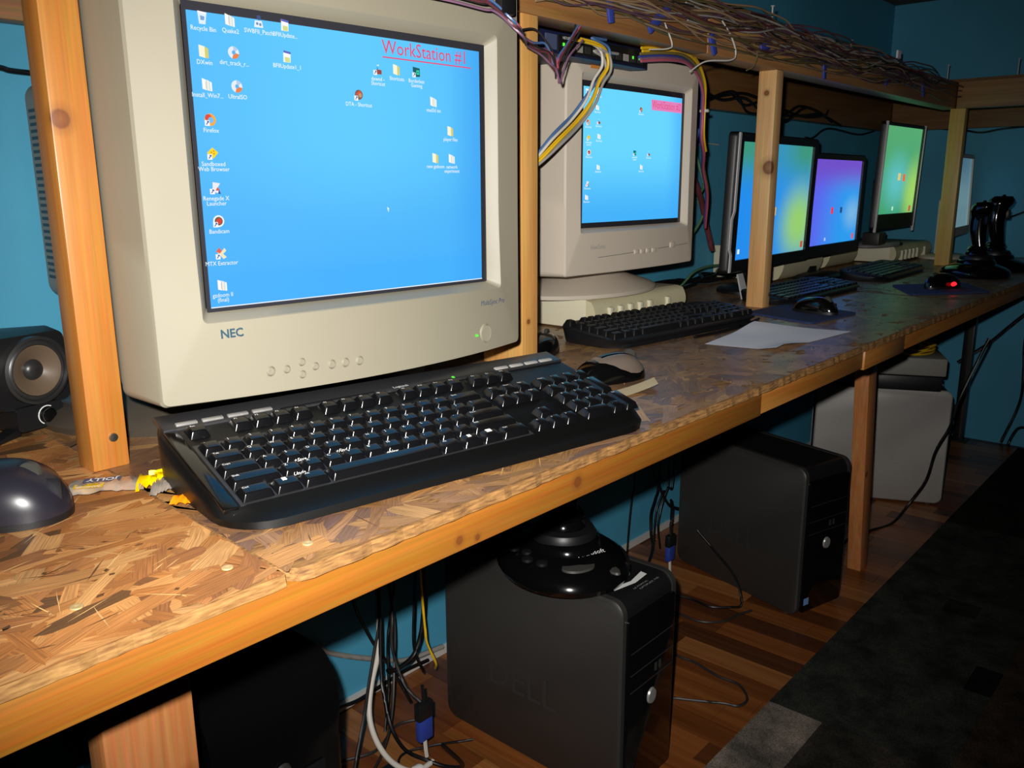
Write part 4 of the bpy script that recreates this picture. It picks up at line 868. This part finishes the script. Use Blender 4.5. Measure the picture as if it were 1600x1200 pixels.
# ================================================================== PC TOWERS
def tower(label, loc, yaw=0.0, W=.180, D=.430, H=.400, panel='pc_panel', logo=True, sticker=True, front='black_gloss', labels=False):
    """loc: front-left bottom corner; local x right, y back"""
    r = thing('computer_tower', label, 'computer', loc, yaw)
    def prof(ins, x):
        return [(x, p[0], p[2]) for p in rr(ins, D - ins, .006 + ins, H - ins, .026, n=7, side=4)]
    MB().loft([prof(.004, .0), prof(0.0, .004), prof(0.0, .016)], True, True).build('side_panel', M[panel], r, smooth=True, angle=40)
    MB().loft([prof(.0, W - .016), prof(0.0, W - .004), prof(.004, W)], True, True).build('side_panel', M[panel], r, smooth=True, angle=40)
    MB().loft([prof(.0015, .0165), prof(.0015, W - .0165)], True, True).build('body', M['black'], r, smooth=True, angle=40)
    fp = MB().loft([rr(.014, W - .012, .016, H - .034, .008, y=.001), rr(.014, W - .012, .016, H - .034, .008, y=-.004), rr(.018, W - .016, .020, H - .038, .008, y=-.006)], True, True).build('front_panel', M[front], r, smooth=True, angle=35)
    for z in (H - .10, H - .142, H - .175): MB().box(.022, W - .02, -.0068, -.004, z, z + .0012).build('bay_line', M['pc_panel'], fp)
    for x in (.10, .114): MB().box(x, x + .006, -.0075, -.004, H - .165, H - .150).build('usb_port', M['pc_panel'], fp)
    MB().lathe([(.0005, .004), (.012, .0035), (.0135, .001), (.014, -.002)], 24, (W * .5 + .002, -.006, H - .21), axis='y', sy=1.15).build('power_button', M['silver'], r, smooth=True, angle=40)
    if sticker: MB().box(.022, .040, -.0068, -.0055, .036, .054).build('sticker', M['sticker_blue'], r)
    if logo: text('embossed_logo', 'DELL', .085, lambda x, y: (-.0006, D * .52 - x, H * .40 + y), M['emboss' if panel == 'pc_panel' else 'emboss_light'], r, sx=.9)
    for y in (.04, D - .06):
        for x in (.02, W - .02): MB().lathe([(.01, 0), (.01, .008)], 10, (x, y, 0)).build('foot', M['rubber'], r)
    return r
t1 = tower('dark grey computer tower under the bench carrying a joystick', (1.098, 0.722, 0), 0.0, .178, .43, .400)
MB().add([(.030, .052, .4002), (.036, .040, .4002), (.085, .030, .4002), (.128, .034, .4002), (.130, .048, .4002), (.085, .040, .4002)], [(0, 1, 2, 3, 4, 5)]).build('torn_label', M['white_print'], t1, fix=False)
for b_, sz, lx, ly in (('LE PORTAL', .009, .085, .019), ('OPTIPLEX 745', .010, .105, -.0)): text('top_lettering', b_, sz, lambda x, y: (lx + x, max(ly, .004) + y * .6 + (.010 if ly <= 0 else 0), .4003 if ly > 0 else .3975), M['grey_print'], t1)
t1b = tower('dark grey computer tower beside the bench leg', (1.962, 0.768, 0), radians(-15.5), .184, .43, .402)
t3 = tower('light silver computer tower standing askew behind the bench leg', (3.050, 0.716, 0), radians(24.6), .180, .43, .405, 'pc_panel_light', sticker=False)
tl = thing('computer_tower', 'glossy black round-topped computer tower beside the near leg', 'computer', (0.43, 0.862, 0), 0.0)
def pfl(x, i):
    pts = [(i, .01)] + [(.0 + i, .36 - i)] + [(.045 - .045 * cos(a), .40 + .07 * sin(a)) for a in [radians(10 * k) for k in range(0, 10)]] + [(.40, .475 - i), (.42 - i, .45), (.42 - i, .01)]
    return [(x, y, z) for y, z in pts]
MB().loft([pfl(0, .004), pfl(.006, 0), pfl(.184, 0), pfl(.190, .004)], True, True).build('casing', M['black_gloss'], tl, smooth=True, angle=30)
MB().box(.03, .16, -.004, .002, .06, .33).build('front_panel', M['black'], tl, bevel=.002)
MB().lathe([(.0005, .003), (.010, .002), (.012, -.002)], 20, (.095, -.004, .345), axis='y').build('power_button', M['pc_panel'], tl, smooth=True)
for x in (.02, .17):
    for y in (.04, .37): MB().box(x - .01, x + .01, y - .01, y + .01, 0, .011).build('foot', M['rubber'], tl)
tb = thing('computer_tower', 'pale beige computer tower at the bottom left behind the near leg', 'computer', (0.085, 0.90, 0), 0.0)
MB().loft([rr(0, .185, .008, .43, .010, y=0.0), rr(0, .185, .008, .43, .010, y=.40)], True, True).build('casing', M['beige_dark'], tb, smooth=True, angle=35)
MB().box(.012, .173, -.006, .001, .03, .41).build('front_panel', M['beige'], tb, bevel=.002)
MB().box(.03, .155, -.009, -.004, .33, .37).build('drive_door', M['beige_dark'], tb, bevel=.001)
for x in (.02, .165):
    for y in (.04, .36): MB().box(x - .01, x + .01, y - .01, y + .01, 0, .009).build('foot', M['rubber'], tb)

# things stacked on the far tower and the upright
ya = radians(24.6)
def far_box(name, label, cat, dz, w_, d_, h_, mt, parts, off=(.0, .0)):
    r = thing(name, label, cat, (3.050 + off[0] - .13 * sin(ya), 0.716 + off[1] + .13 * cos(ya), .4055 + dz), ya)
    MB().box(0, w_, -.10, d_ - .10, .001, h_).build('casing', M[mt], r, bevel=.006)
    parts(r, w_, d_, h_); return r
far_box('media_player', 'flat black media player on top of the silver tower', 'player', 0.0, .20, .30, .052, 'black', lambda r, w_, d_, h_: (MB().box(.05, .15, -.103, -.098, .018, .034).build('display_window', M['olive_cable'], r), MB().box(.01, .19, -.102, -.099, .044, .046).build('trim_line', M['pc_panel'], r)), (-.03, .0))
far_box('network_modem', 'grey box modem on the black media player under the bench', 'modem', .0525, .19, .24, .062, 'beige_rear', lambda r, w_, d_, h_: (MB().box(.02, .17, -.103, -.098, .012, .030).build('front_panel', M['grey_cable'], r, bevel=.001),), (-.03, -.01))
yc = thing('cable_coil', 'loose yellow cable coil on the grey modem', 'cable', (3.03, .85, .52))
for k in range(6):
    rr_ = random.Random(k); MB().tube(crom([((.05 + .015 * rr_.random()) * cos(a) * 1.4 + rr_.uniform(-.01, .01), (.05 + .02 * rr_.random()) * sin(a) + rr_.uniform(-.01, .01), .004 + k * .005 + rr_.uniform(0, .008)) for a in [2 * pi * j / 9 for j in range(10)]], 5), .003, 5).build('cable_loop', M['yellow_cable'] if k % 3 else M['olive_cable'], yc, smooth=True)
up = thing('metal_upright', 'black metal upright standing against the far wall under the bench', 'upright', (3.93, .885, 0))
MB().box(-.02, .02, -.02, .02, 0, T - .012).build('column', M['black'], up, bevel=.003); MB().box(-.0245, -.0205, -.014, -.006, .02, T - .03).build('painted_lit_edge', M['pc_panel'], up)  # lighter grey strip paints the light caught along the column's edge
MB().box(-.035, .035, -.035, .035, 0, .006).build('foot_plate', M['black'], up)

# ================================================================== JOYSTICKS
def joystick(label, loc, yaw, style=0, hh=.20, name='joystick'):
    r = thing(name, label, 'joystick', loc, yaw)
    MB().lathe([(.098, 0), (.104, .010), (.100, .022), (.085, .032), (.058, .042), (.056, .050), (.050, .056)], 40, (0, .0, 0), sx=.95, sy=1.08).build('base', M['black_gloss'], r, smooth=True, angle=50)
    MB().lathe([(.050, .050), (.050, .060), (.046, .067), (.034, .070)], 32).build('collar', M['black'], r, smooth=True, angle=40)
    MB().lathe([(.034, .066), (.034, .074), (.028, .082), (.032, .086), (.026, .096), (.016, .10)], 28).build('boot', M['black_gloss'], r, smooth=True, angle=50)
    g = []
    for k in range(13):
        t = k / 12; z = .092 + (hh - .092) * t; y = -.006 + .020 * sin(t * 2.6) - .012 * t; w_ = .017 + .008 * sin(pi * min(1, t * 1.05)) + (.010 * smooth01((t - .66) / .2)); d = .020 + .008 * sin(pi * t * .8) + .014 * smooth01((t - .68) / .2)
        if k == 12: w_ *= .7; d *= .7
        g.append([(w_ * cos(2 * pi * j / 18), y + d * sin(2 * pi * j / 18), z) for j in range(18)])
    MB().loft(g, True, True).build('grip', M['black_gloss'], r, smooth=True, angle=60)
    MB().box(-.006, .006, -.034, -.018, hh * .70, hh * .82).build('trigger', M['black'], r, bevel=.003)
    MB().lathe([(.006, 0), (.007, .004), (.004, .009), (.0005, .010)], 14, (0, -.008, hh - .004)).build('hat_switch', M['black'], r, smooth=True)
    return r
j1 = joystick('black joystick with a wide base sitting on the grey tower under the bench', (1.150, 0.888, .4005), radians(-22), hh=.27)
j1.scale = (1.2, 1.2, 1.2)
MB().lathe([(.022, .0), (.021, .003), (.0005, .004)], 24, (-.018, -.074, .0335), sx=1.2, sy=.8).build('thumb_pad', M['rubber'], j1, smooth=True)
MB().lathe([(.011, .0), (.010, .003), (.0005, .004)], 20, (.030, -.088, .0255), sx=.8, sy=1.8).build('throttle_tab', M['rubber'], j1, smooth=True)
text('brand_lettering', 'Microsoft', .012, lambda x, y: (.012 + x, -.0595 + y * .8, .0440 + y * .35), M['white_print'], j1)
for k in range(4): MB().lathe([(.009, .0), (.0085, .004), (.0005, .006)], 14, (-.062 - .012 * (k % 2), -.045 + .022 * k, .036)).build('base_button', M['black'], j1, smooth=True)
joystick('black flight stick on the far corner of the bench nearest the last post', (3.07, 0.700, T), radians(-40), hh=.235)
joystick('black flight stick on the far corner of the bench, the rightmost', (3.33, 0.705, T), radians(20), hh=.25)

# ================================================================== NETWORK SWITCH AND CABLES UP HIGH
sw_ = thing('network_switch', 'slim navy network switch with green lights under the shelf', 'switch', (1.155, 0.956, T + .512))
MB().box(0.0, .335, .0, .16, 0, .036).build('casing', M['switch_blue'], sw_, bevel=.002)
MB().box(.055, .33, -.002, .001, .004, .032).build('front_panel', M['black'], sw_)
for k in range(9): MB().box(.105 + k * .024, .122 + k * .024, -.003, .001, .008, .020).build('port', M['pc_panel'] if k % 3 else M['grey_cable'], sw_)
for x in (.066, .278, .30): MB().box(x, x + .004, -.0035, -.001, .014, .019).build('status_light', M['w_led'], sw_)
MB().box(.02, .05, -.002, .001, .006, .03).build('badge', M['navy_print'], sw_)
text('brand_lettering', 'NETGEAR', .006, lambda x, y: (.078 + x, -.0026, .027 + y), M['white_print'], sw_)
H1 = [(1.25, .942, 1.326), (1.288, .935, 1.322), (1.312, .932, 1.312), (1.318, .932, 1.288), (1.302, .938, 1.263), (1.283, .94, 1.228), (1.255, .95, 1.194), (1.201, .95, 1.159), (1.153, .965, 1.118), (1.10, 1.0, 1.08), (1.08, 1.05, 1.0)]
b1 = thing('cable_bundle', 'yellow, grey and blue network cables hanging from the switch', 'cable', (0, 0, 0))
for i, (mt, dx, dz, dy) in enumerate(((M['yellow_cable'], 0, 0, -.004), (M['yellow_cable'], .005, .004, .0), (M['white_cable'], -.009, .003, .002), (M['grey_cable'], .008, -.004, -.005), (M['blue_cable'], -.004, .012, .004), (M['grey_cable'], .003, -.008, .003))):
    pts = []
    for k, (x, y, z) in enumerate(H1):
        s_ = 1.0 if k < 8 else .5
        pts.append((x + dx * s_ + (.03 * i - .03 if k == 0 else 0) + (.02 if (i == 4 and 1 < k < 5) else 0), y + dy, z + dz * s_))
    cable('patch_cable', pts, .0027, mt, b1, 7)
H2 = [(1.447, .94, 1.322), (1.52, .93, 1.330), (1.60, .935, 1.333), (1.68, .95, 1.318), (1.735, .965, 1.288), (1.765, .98, 1.25), (1.775, .985, 1.19), (1.815, 1.0, 1.155), (1.87, 1.03, 1.12), (1.95, 1.06, 1.06), (2.02, 1.10, .98)]
b2 = thing('cable_bundle', 'yellow, purple and pink cables looping right from the switch', 'cable', (0, 0, 0))
for i, (mt, dx, dz) in enumerate(((M['yellow_cable'], 0, .008), (M['yellow_cable'], .003, .014), (M['clip_blue'], -.006, -.002), (M['pink_cable'], -.012, -.010), (M['purple_cable'], -.008, -.006), (M['olive_cable'], .008, .004))):
    cable('patch_cable', [(x + dx * (.6 if k > 2 else .3), y + .003 * (i % 3), z + dz * (1 if k < 6 else .5)) for k, (x, y, z) in enumerate(H2[:8 if mt in (M['yellow_cable'],) else 11])], .0029, mt, b2, 7)
MB().lathe([(.010, -.003), (.011, 0), (.010, .003)], 14, (1.769, .983, 1.243)).build('cable_tie', M['white_cable'], b2)
P1c = [(.66, .77, 1.305), (.74, .757, 1.303), (.799, .755, 1.301), (.815, .755, 1.302), (.833, .755, 1.297), (.850, .755, 1.289), (.875, .755, 1.277), (.98, .84, 1.288), (1.035, .86, 1.283), (1.063, .862, 1.282), (1.081, .866, 1.27), (1.096, .87, 1.255), (1.110, .875, 1.275), (1.134, .88, 1.297), (1.171, .885, 1.33)]
b3 = thing('wire_bundle', 'thin purple and grey wires sagging across the second post', 'cable', (0, 0, 0))
rg = random.Random(21)
for i, (mt, dz, dx) in enumerate(((M['purple_cable'], 0, 0), (M['pink_cable'], .003, .002), (M['blue_cable'], .004, -.003), (M['dark_cable'], -.003, .003), (M['maroon_cable'], -.002, -.004), (M['purple_cable'], -.010, .006))):
    cable('wire', [(x + dx + (rg.uniform(-.004, .004) if k > 7 else 0), y - .001 * i, z + dz * (1.6 if k > 8 else 1) + (rg.uniform(-.004, .004) if k > 7 else 0)) for k, (x, y, z) in enumerate(P1c)], .0017, mt, b3, 5)
cable('wire', [(.996, .86, 1.303), (1.032, .86, 1.309), (1.058, .86, 1.297), (1.083, .862, 1.276), (1.094, .868, 1.246), (1.105, .875, 1.267), (1.142, .88, 1.299), (1.165, .885, 1.335)], .0015, M['dark_cable'], b3, 5)
# tangle along the shelf beam
wt = thing('wire_tangle', 'tangle of old telephone wires strung along the shelf edge', 'cable', (0, 0, 0))
cols = ['plum_wire', 'brown_wire', 'tan_wire', 'grey_cable', 'olive_wire', 'brown_wire', 'dark_cable', 'plum_wire', 'tan_wire', 'maroon_wire', 'plum_wire', 'grey_cable']
rg = random.Random(5)
for i in range(46):
    x = rg.uniform(.95, 1.15) if i % 3 else rg.uniform(1.2, 2.2); xe = rg.uniform(2.3, 3.42); z = rg.uniform(1.368, 1.430); pts = []; ph = rg.random() * 6; am = rg.uniform(.004, .014)
    while x < xe:
        sag = .028 * max(0, sin(x * 3.4 + ph)) if i % 4 == 0 else 0
        pts.append((x, .886 - rg.random() * .016 + (.03 * smooth01((z - 1.43) / .01)), min(1.442, max(1.352, z + am * sin(x * 9 + ph) + rg.uniform(-.007, .007) - sag)))); x += rg.uniform(.06, .13)
    if len(pts) > 3: cable('wire', pts, rg.uniform(.0014, .0026), M[cols[i % 12]], wt, 5, 5)
cable('wire', [(1.636, .878, 1.40), (1.674, .875, 1.372), (1.694, .875, 1.344), (1.673, .876, 1.330), (1.60, .89, 1.322), (1.556, .90, 1.30)], .0016, M['white_cable'], wt, 5)
cable('wire', [(1.425, .88, 1.37), (1.446, .876, 1.337), (1.436, .878, 1.327), (1.392, .89, 1.322)], .0013, M['white_cable'], wt, 5)
cable('wire', [(1.74, .88, 1.40), (1.79, .876, 1.36), (1.78, .876, 1.33), (1.755, .88, 1.318)], .0013, M['olive_cable'], wt, 5)
for (x, z, a) in ((1.254, 1.372, .2), (1.394, 1.366, -.9), (1.425, 1.388, -1.2), (1.606, 1.357, .5), (1.839, 1.376, -1.3), (2.168, 1.360, .2), (2.629, 1.373, -1.0), (2.955, 1.372, .5)):
    ca, sa = cos(a), sin(a)
    v = [(x + (p * ca - q * sa), .878 + d, z + p * sa + q * ca) for d in (0, .006) for p, q in ((-.007, -.024), (.007, -.024), (.010, .018), (-.010, .018))]
    MB().add(v, [(0, 1, 2, 3), (7, 6, 5, 4), (0, 4, 5, 1), (1, 5, 6, 2), (2, 6, 7, 3), (3, 7, 4, 0)]).build('blue_tape', M['clip_blue'], wt, bevel=.002)
clip = thing('binder_clip', 'small black clip hanging on the wires beside the large monitor', 'clip', (.852, .757, 1.300))
MB().box(-.013, .013, -.006, .006, -.008, .026).build('jaw', M['black'], clip, bevel=.002); MB().tube([(-.006, 0, .02), (-.007, 0, .042), (.007, 0, .042), (.006, 0, .02)], .001, 5).build('lever', M['steel'], clip)
NS = [((2.02, .955, BZ1 + .0112), .05, 'tall white nail standing on the shelf edge, nearest'), ((2.645, 1.0, BZ1 + .0112), .05, 'white nail standing midway along the shelf'), ((3.065, 1.0, BZ1 + .0112), .055, 'white-tagged nail standing on the shelf'), ((3.5, .963, BZ1 + .0112), .06, 'nail with a bent head on the shelf corner'), ((3.45, .727, BZ1 + .0112), .055, 'nail standing on the shelf along the far wall')]
for i, (p, h_, lb) in enumerate(NS):
    n_ = thing('upright_nail', lb, 'nail', p); MB().lathe([(.0018, 0), (.0018, h_)], 8).build('shank', M['white_paint'], n_)
    if i == 2: MB().box(-.015, .015, -.003, .003, h_ - .012, h_ + .012).build('paper_tag', M['paper'], n_)
    else: MB().lathe([(.0018, h_ - .001), (.005, h_), (.005, h_ + .0015)], 10).build('head', M['white_paint'], n_)

# ================================================================== OTHER CABLES
top_cable('wall_cable', 'black cable crossing the teal wall at the far left', [(.30, 1.331, 1.262), (.42, 1.331, 1.248), (.463, 1.331, 1.244), (.482, 1.331, 1.241), (.56, 1.331, 1.24)], .004, M['black_cable'])
top_cable('green_cable', 'green cable curling beside the grey-beige monitor', [(2.05, 1.19, .923), (2.133, 1.2, .958), (2.175, 1.2, 1.002), (2.165, 1.21, 1.046), (2.21, 1.22, 1.081), (2.20, 1.23, 1.131), (2.17, 1.24, 1.2)], .004, M['green_cable'])
top_cable('green_cable', 'thin green cable lying behind the silver-striped monitor', [(2.02, 1.2, .797), (2.079, 1.2, .815), (2.143, 1.2, .845), (2.234, 1.2, .855), (2.35, 1.2, .85)], .0035, M['green_cable'])
top_cable('blue_cable', 'blue cable dropping behind the grey-beige monitor', [(1.99, 1.12, 1.22), (2.03, 1.16, 1.13), (2.085, 1.19, 1.081), (2.12, 1.22, .96)], .004, M['blue_cable'])
top_cable('maroon_cable', 'thick maroon cable slanting behind the silver-striped monitor', [(2.02, 1.17, 1.17), (2.06, 1.18, 1.13), (2.14, 1.19, 1.05), (2.20, 1.2, .97), (2.24, 1.2, .9)], .008, M['maroon_cable'])
top_cable('white_wire', 'thin white wire tacked to the wall above the striped monitor', [(2.36, 1.333, 1.20), (2.42, 1.333, 1.206), (2.50, 1.333, 1.204)], .002, M['white_cable'])
for k, (pts, lb) in enumerate((([(1.592, 1.335, .92), (1.80, 1.30, .86), (1.83, 1.29, .80)], 'short yellow cable end under the grey-beige monitor'), ([(1.85, 1.31, .90), (1.86, 1.3, .85), (1.88, 1.29, .80)], 'short olive cable end under the grey-beige monitor'))):
    top_cable('cable_end', lb, pts, .004, M['yellow_cable' if k == 0 else 'olive_cable'])
for k in range(4):
    rk = random.Random(50 + k)
    top_cable('shelf_cable', 'dark cable slung beneath the shelf among its fellows', [(2.1 + .14 * j + rk.uniform(-.03, .03), 1.27 + rk.uniform(-.03, .02), 1.30 + rk.uniform(-.03, .05)) for j in range(9)], .004, M['black_cable'], group='dark cables beneath the shelf')
for k in range(5):
    rk = random.Random(70 + k)
    top_cable('desk_cable', 'black cable lying at the back of the bench behind the flat monitors', [(1.84 + .13 * j + rk.uniform(-.03, .03), 1.26 + rk.uniform(-.05, .05), T + .006 + rk.uniform(0, .03)) for j in range(9)], .0045, M['black_cable'], group='black cables behind the flat monitors')
top_cable('wall_cable', 'dark cable looping on the back wall above the green-screen monitor', [(3.15, 1.332, 1.25), (3.22, 1.332, 1.251), (3.363, 1.332, 1.29), (3.672, 1.332, 1.28), (3.856, 1.332, 1.30)], .004, M['black_cable'])
top_cable('wall_cable', 'dark cable along the far wall below the shelf', [(4.0, 1.15, 1.31), (4.0, 1.024, 1.298), (4.0, .95, 1.285), (4.0, .859, 1.297), (4.0, .65, 1.31)], .004, M['black_cable'])
top_cable('wall_cable', 'dark cable on the far wall beside the flight sticks', [(4.0, .86, .93), (4.0, .80, .95), (4.0, .72, .985), (4.0, .6, 1.02)], .004, M['black_cable'])
top_cable('desk_cable', 'short black cord lying before the chunky keyboard', [(1.47, .816, T + .004), (1.54, .808, T + .004), (1.62, .806, T + .004), (1.70, .812, T + .0045), (1.77, .826, T + .004)], .0035, M['black_cable'])
# under the bench
top_cable('power_cable', 'thick white power cable curving down to the floor under the bench', [(.985, 1.22, .34), (.966, 1.2, .249), (.943, 1.177, .206), (.904, 1.153, .166), (.878, 1.13, .122), (.876, 1.107, .077), (.893, 1.083, .036), (.925, 1.06, .012), (.97, 1.06, .0085)], .0055, M['white_cable'], n=8)
MB_ = thing('cable_plug', 'white round plug on the end of the white power cable', 'plug', (.935, 1.06, .0))
MB().lathe([(.011, -.010), (.011, .0), (.008, .006)], 14, (.0, 0, .011), axis='x').build('plug_body', M['white_print'], MB_, smooth=True); MB().tube([(-.010, 0, .011), (-.024, 0, .011)], .002, 6).build('pin', M['steel'], MB_)
top_cable('wall_cable', 'grey cable running along the teal wall above the floor', [(.80, 1.325, .24), (.899, 1.325, .185), (.936, 1.325, .152), (1.013, 1.325, .106), (1.074, 1.325, .075), (1.137, 1.322, .045), (1.25, 1.32, .03)], .006, M['grey_cable'])
U_ = [([(1.075, 1.2, .42), (1.06, 1.2, .26), (1.054, 1.2, .176), (1.06, 1.2, .138), (1.08, 1.2, .091)], .003, 'black_cable'), ([(1.075, 1.18, .40), (1.068, 1.18, .264), (1.056, 1.18, .195), (1.033, 1.18, .157), (.99, 1.18, .148), (.966, 1.18, .156)], .0045, 'black_cable'),
      ([(.98, 1.21, .42), (.971, 1.2, .275), (.928, 1.17, .219), (.886, 1.14, .173), (.849, 1.11, .14), (.801, 1.08, .08), (.764, 1.05, .02)], .003, 'dark_cable'), ([(.97, 1.2, .42), (.954, 1.18, .282), (.933, 1.158, .177), (.921, 1.135, .131), (.913, 1.112, .09), (.926, 1.09, .045), (.958, 1.068, .015), (.979, 1.03, .006), (.98, .99, .03), (.93, .99, .10)], .004, 'black_cable'),
      ([(.99, 1.2, .42), (.984, 1.18, .284), (.953, 1.148, .233), (.936, 1.115, .207), (.93, 1.082, .176), (.935, 1.05, .158)], .003, 'dark_cable'), ([(1.03, 1.15, .42), (1.037, 1.15, .293), (1.042, 1.15, .226), (1.046, 1.15, .192), (1.068, 1.15, .139), (1.085, 1.17, .11)], .0026, 'yellow_cable'),
      ([(.90, 1.31, .035), (.949, 1.31, .028), (.99, 1.31, .022), (1.044, 1.31, .025), (1.121, 1.31, .03), (1.194, 1.31, .024)], .004, 'black_cable'), ([(1.0, 1.24, .42), (1.02, 1.22, .25), (1.0, 1.2, .14), (.94, 1.15, .05), (.86, 1.12, .006), (.80, 1.14, .006)], .003, 'dark_cable'),
      ([(.78, 1.18, .006), (.84, 1.20, .006), (.92, 1.17, .006), (1.0, 1.2, .006), (1.06, 1.17, .006)], .003, 'dark_cable'), ([(.82, 1.10, .006), (.88, 1.06, .006), (.94, 1.12, .006), (1.0, 1.10, .006), (1.07, 1.05, .006)], .0025, 'black_cable'),
      ([(.96, 1.27, .42), (.95, 1.26, .3), (.98, 1.25, .2), (1.03, 1.24, .1), (1.06, 1.22, .02)], .0035, 'black_cable'), ([(1.02, 1.26, .42), (1.05, 1.25, .3), (1.02, 1.24, .18), (1.0, 1.22, .08), (.97, 1.2, .008)], .003, 'black_cable')]
NAMES = ['slim black cable hanging nearest the joystick tower', 'looped black cable between the two near towers', 'dark cable slanting down beside the black tower', 'black cable looping on the floor by the blue plug', 'dark cable ending in the blue monitor plug', 'yellow cable hanging behind the joystick tower', 'black cable lying along the white baseboard', 'dark cable reaching the floor behind the white power cable', 'dark cable snaking on the floor by the teal wall', 'thin black cable snaking on the floor behind the blue plug', 'black cable hanging against the wall behind the white power cable', 'black cable crossing behind the white power cable']
for (pts, r_, c), lb in zip(U_, NAMES): top_cable('hanging_cable' if pts[0][2] > .3 else 'floor_cable', lb, pts, r_, M[c])
def vga(label, loc, yaw=0):
    r = thing('cable_plug', label, 'plug', loc, yaw)
    MB().box(-.018, .018, -.008, .008, .083, .118).build('plug_cover', M['black'], r, bevel=.003); MB().box(-.016, .016, -.0075, .0075, .040, .083).build('plug_body', M['vga_blue'], r, bevel=.003)
    MB().tube([(0, 0, .118), (0, .002, .15)], .0035, 6).build('strain_relief', M['black'], r); MB().tube([(0, 0, .042), (.002, 0, .015), (.004, .0, .0)], .004, 6).build('cord', M['white_cable'], r)
vga('blue and black monitor plug dangling by the joystick tower', (.940, 1.048, .040)); vga('blue and black monitor plug dangling between the grey towers', (1.985, 1.15, -.0 + .002))
ap = thing('power_adapter', 'small black adapter block among the floor cables', 'adapter', (.875, 1.075, 0)); MB().box(-.02, .02, -.025, .025, .001, .03).build('block', M['black'], ap, bevel=.004)
for x in (-.006, .006): MB().box(x - .002, x + .002, -.030, -.024, .012, .018).build('prong', M['steel'], ap)
U2 = [([(2.0, 1.3, .60), (1.977, 1.27, .277), (1.964, 1.27, .202), (1.952, 1.27, .108), (1.947, 1.27, .02)], .0025, 'thin black cable hanging left of the second grey tower'), ([(2.15, 1.28, .6), (2.111, 1.27, .231), (2.054, 1.246, .186), (1.993, 1.222, .161), (1.957, 1.198, .116), (1.926, 1.174, .08), (1.821, 1.15, .01)], .0035, 'black cable slanting to the floor left of the second grey tower'), ([(2.17, 1.28, .6), (2.15, 1.26, .223), (2.116, 1.26, .181), (2.083, 1.26, .125), (2.076, 1.26, .02)], .003, 'black cable hanging close behind the second grey tower'),
      ([(2.18, 1.27, .6), (2.159, 1.25, .223), (2.128, 1.25, .195), (2.095, 1.25, .143), (2.081, 1.25, .086), (2.098, 1.25, .01)], .003, 'rearmost black cable behind the second grey tower'), ([(1.98, 1.22, .32), (1.996, 1.2, .249), (2.027, 1.2, .205), (2.061, 1.2, .172), (2.117, 1.2, .145)], .004, 'black cable plugged into the back of the second grey tower'), ([(2.06, 1.197, .19), (2.02, 1.17, .185), (1.99, 1.153, .165), (1.985, 1.15, .15)], .004, 'short black cord above the farther blue plug')]
for pts, r_, lb in U2: top_cable('hanging_cable', lb, pts, r_, M['black_cable'])
top_cable('floor_cable', 'black cable trailing over the second grey tower onto the laminate', [(1.945, 1.046, .174), (1.944, .985, .126), (1.940, .926, .076), (1.93, .90, .012), (1.907, .92, .0055), (1.875, .96, .0055), (1.88, 1.02, .0055), (1.86, 1.10, .0055)], .0035, M['black_cable'])
top_cable('floor_cable', 'thin dark cable arc on the laminate before the second grey tower', [(1.93, .87, .004), (1.889, .885, .004), (1.83, .90, .004), (1.79, .95, .004), (1.80, 1.06, .004)], .003, M['dark_cable'])
top_cable('floor_cable', 'dark cable hook on the laminate between the grey towers', [(1.66, .98, .004), (1.614, .908, .004), (1.613, .859, .004), (1.597, .791, .004), (1.596, .739, .004), (1.559, .70, .004), (1.523, .703, .004), (1.51, .733, .004), (1.47, .80, .004), (1.44, .86, .004)], .003, M['dark_cable'])
top_cable('hanging_cable', 'dark cable curving down before the silver tower to the floor', [(2.90, .60, .62), (2.85, .65, .437), (2.85, .668, .34), (2.85, .702, .249), (2.85, .721, .147), (2.85, .762, .06), (2.777, .788, .005), (2.656, .824, .004), (2.5, .86, .004)], .0045, M['black_cable'])
top_cable('wall_cable', 'thick black cable slanting down the far wall under the bench', [(3.985, .60, .66), (3.985, .702, .561), (3.985, .764, .492), (3.985, .827, .42), (3.97, .93, .33)], .008, M['black_cable'])
top_cable('wall_cable', 'dark cable dropping down the far wall to the floor', [(3.99, .69, .60), (3.99, .693, .433), (3.99, .684, .327), (3.985, .682, .19), (3.97, .729, .01)], .006, M['black_cable'])
top_cable('wall_cable', 'short dark cable loop at the foot of the far wall', [(3.95, .70, .006), (3.96, .688, .05), (3.96, .67, .085), (3.96, .64, .09), (3.96, .60, .05), (3.95, .58, .006)], .006, M['black_cable'])
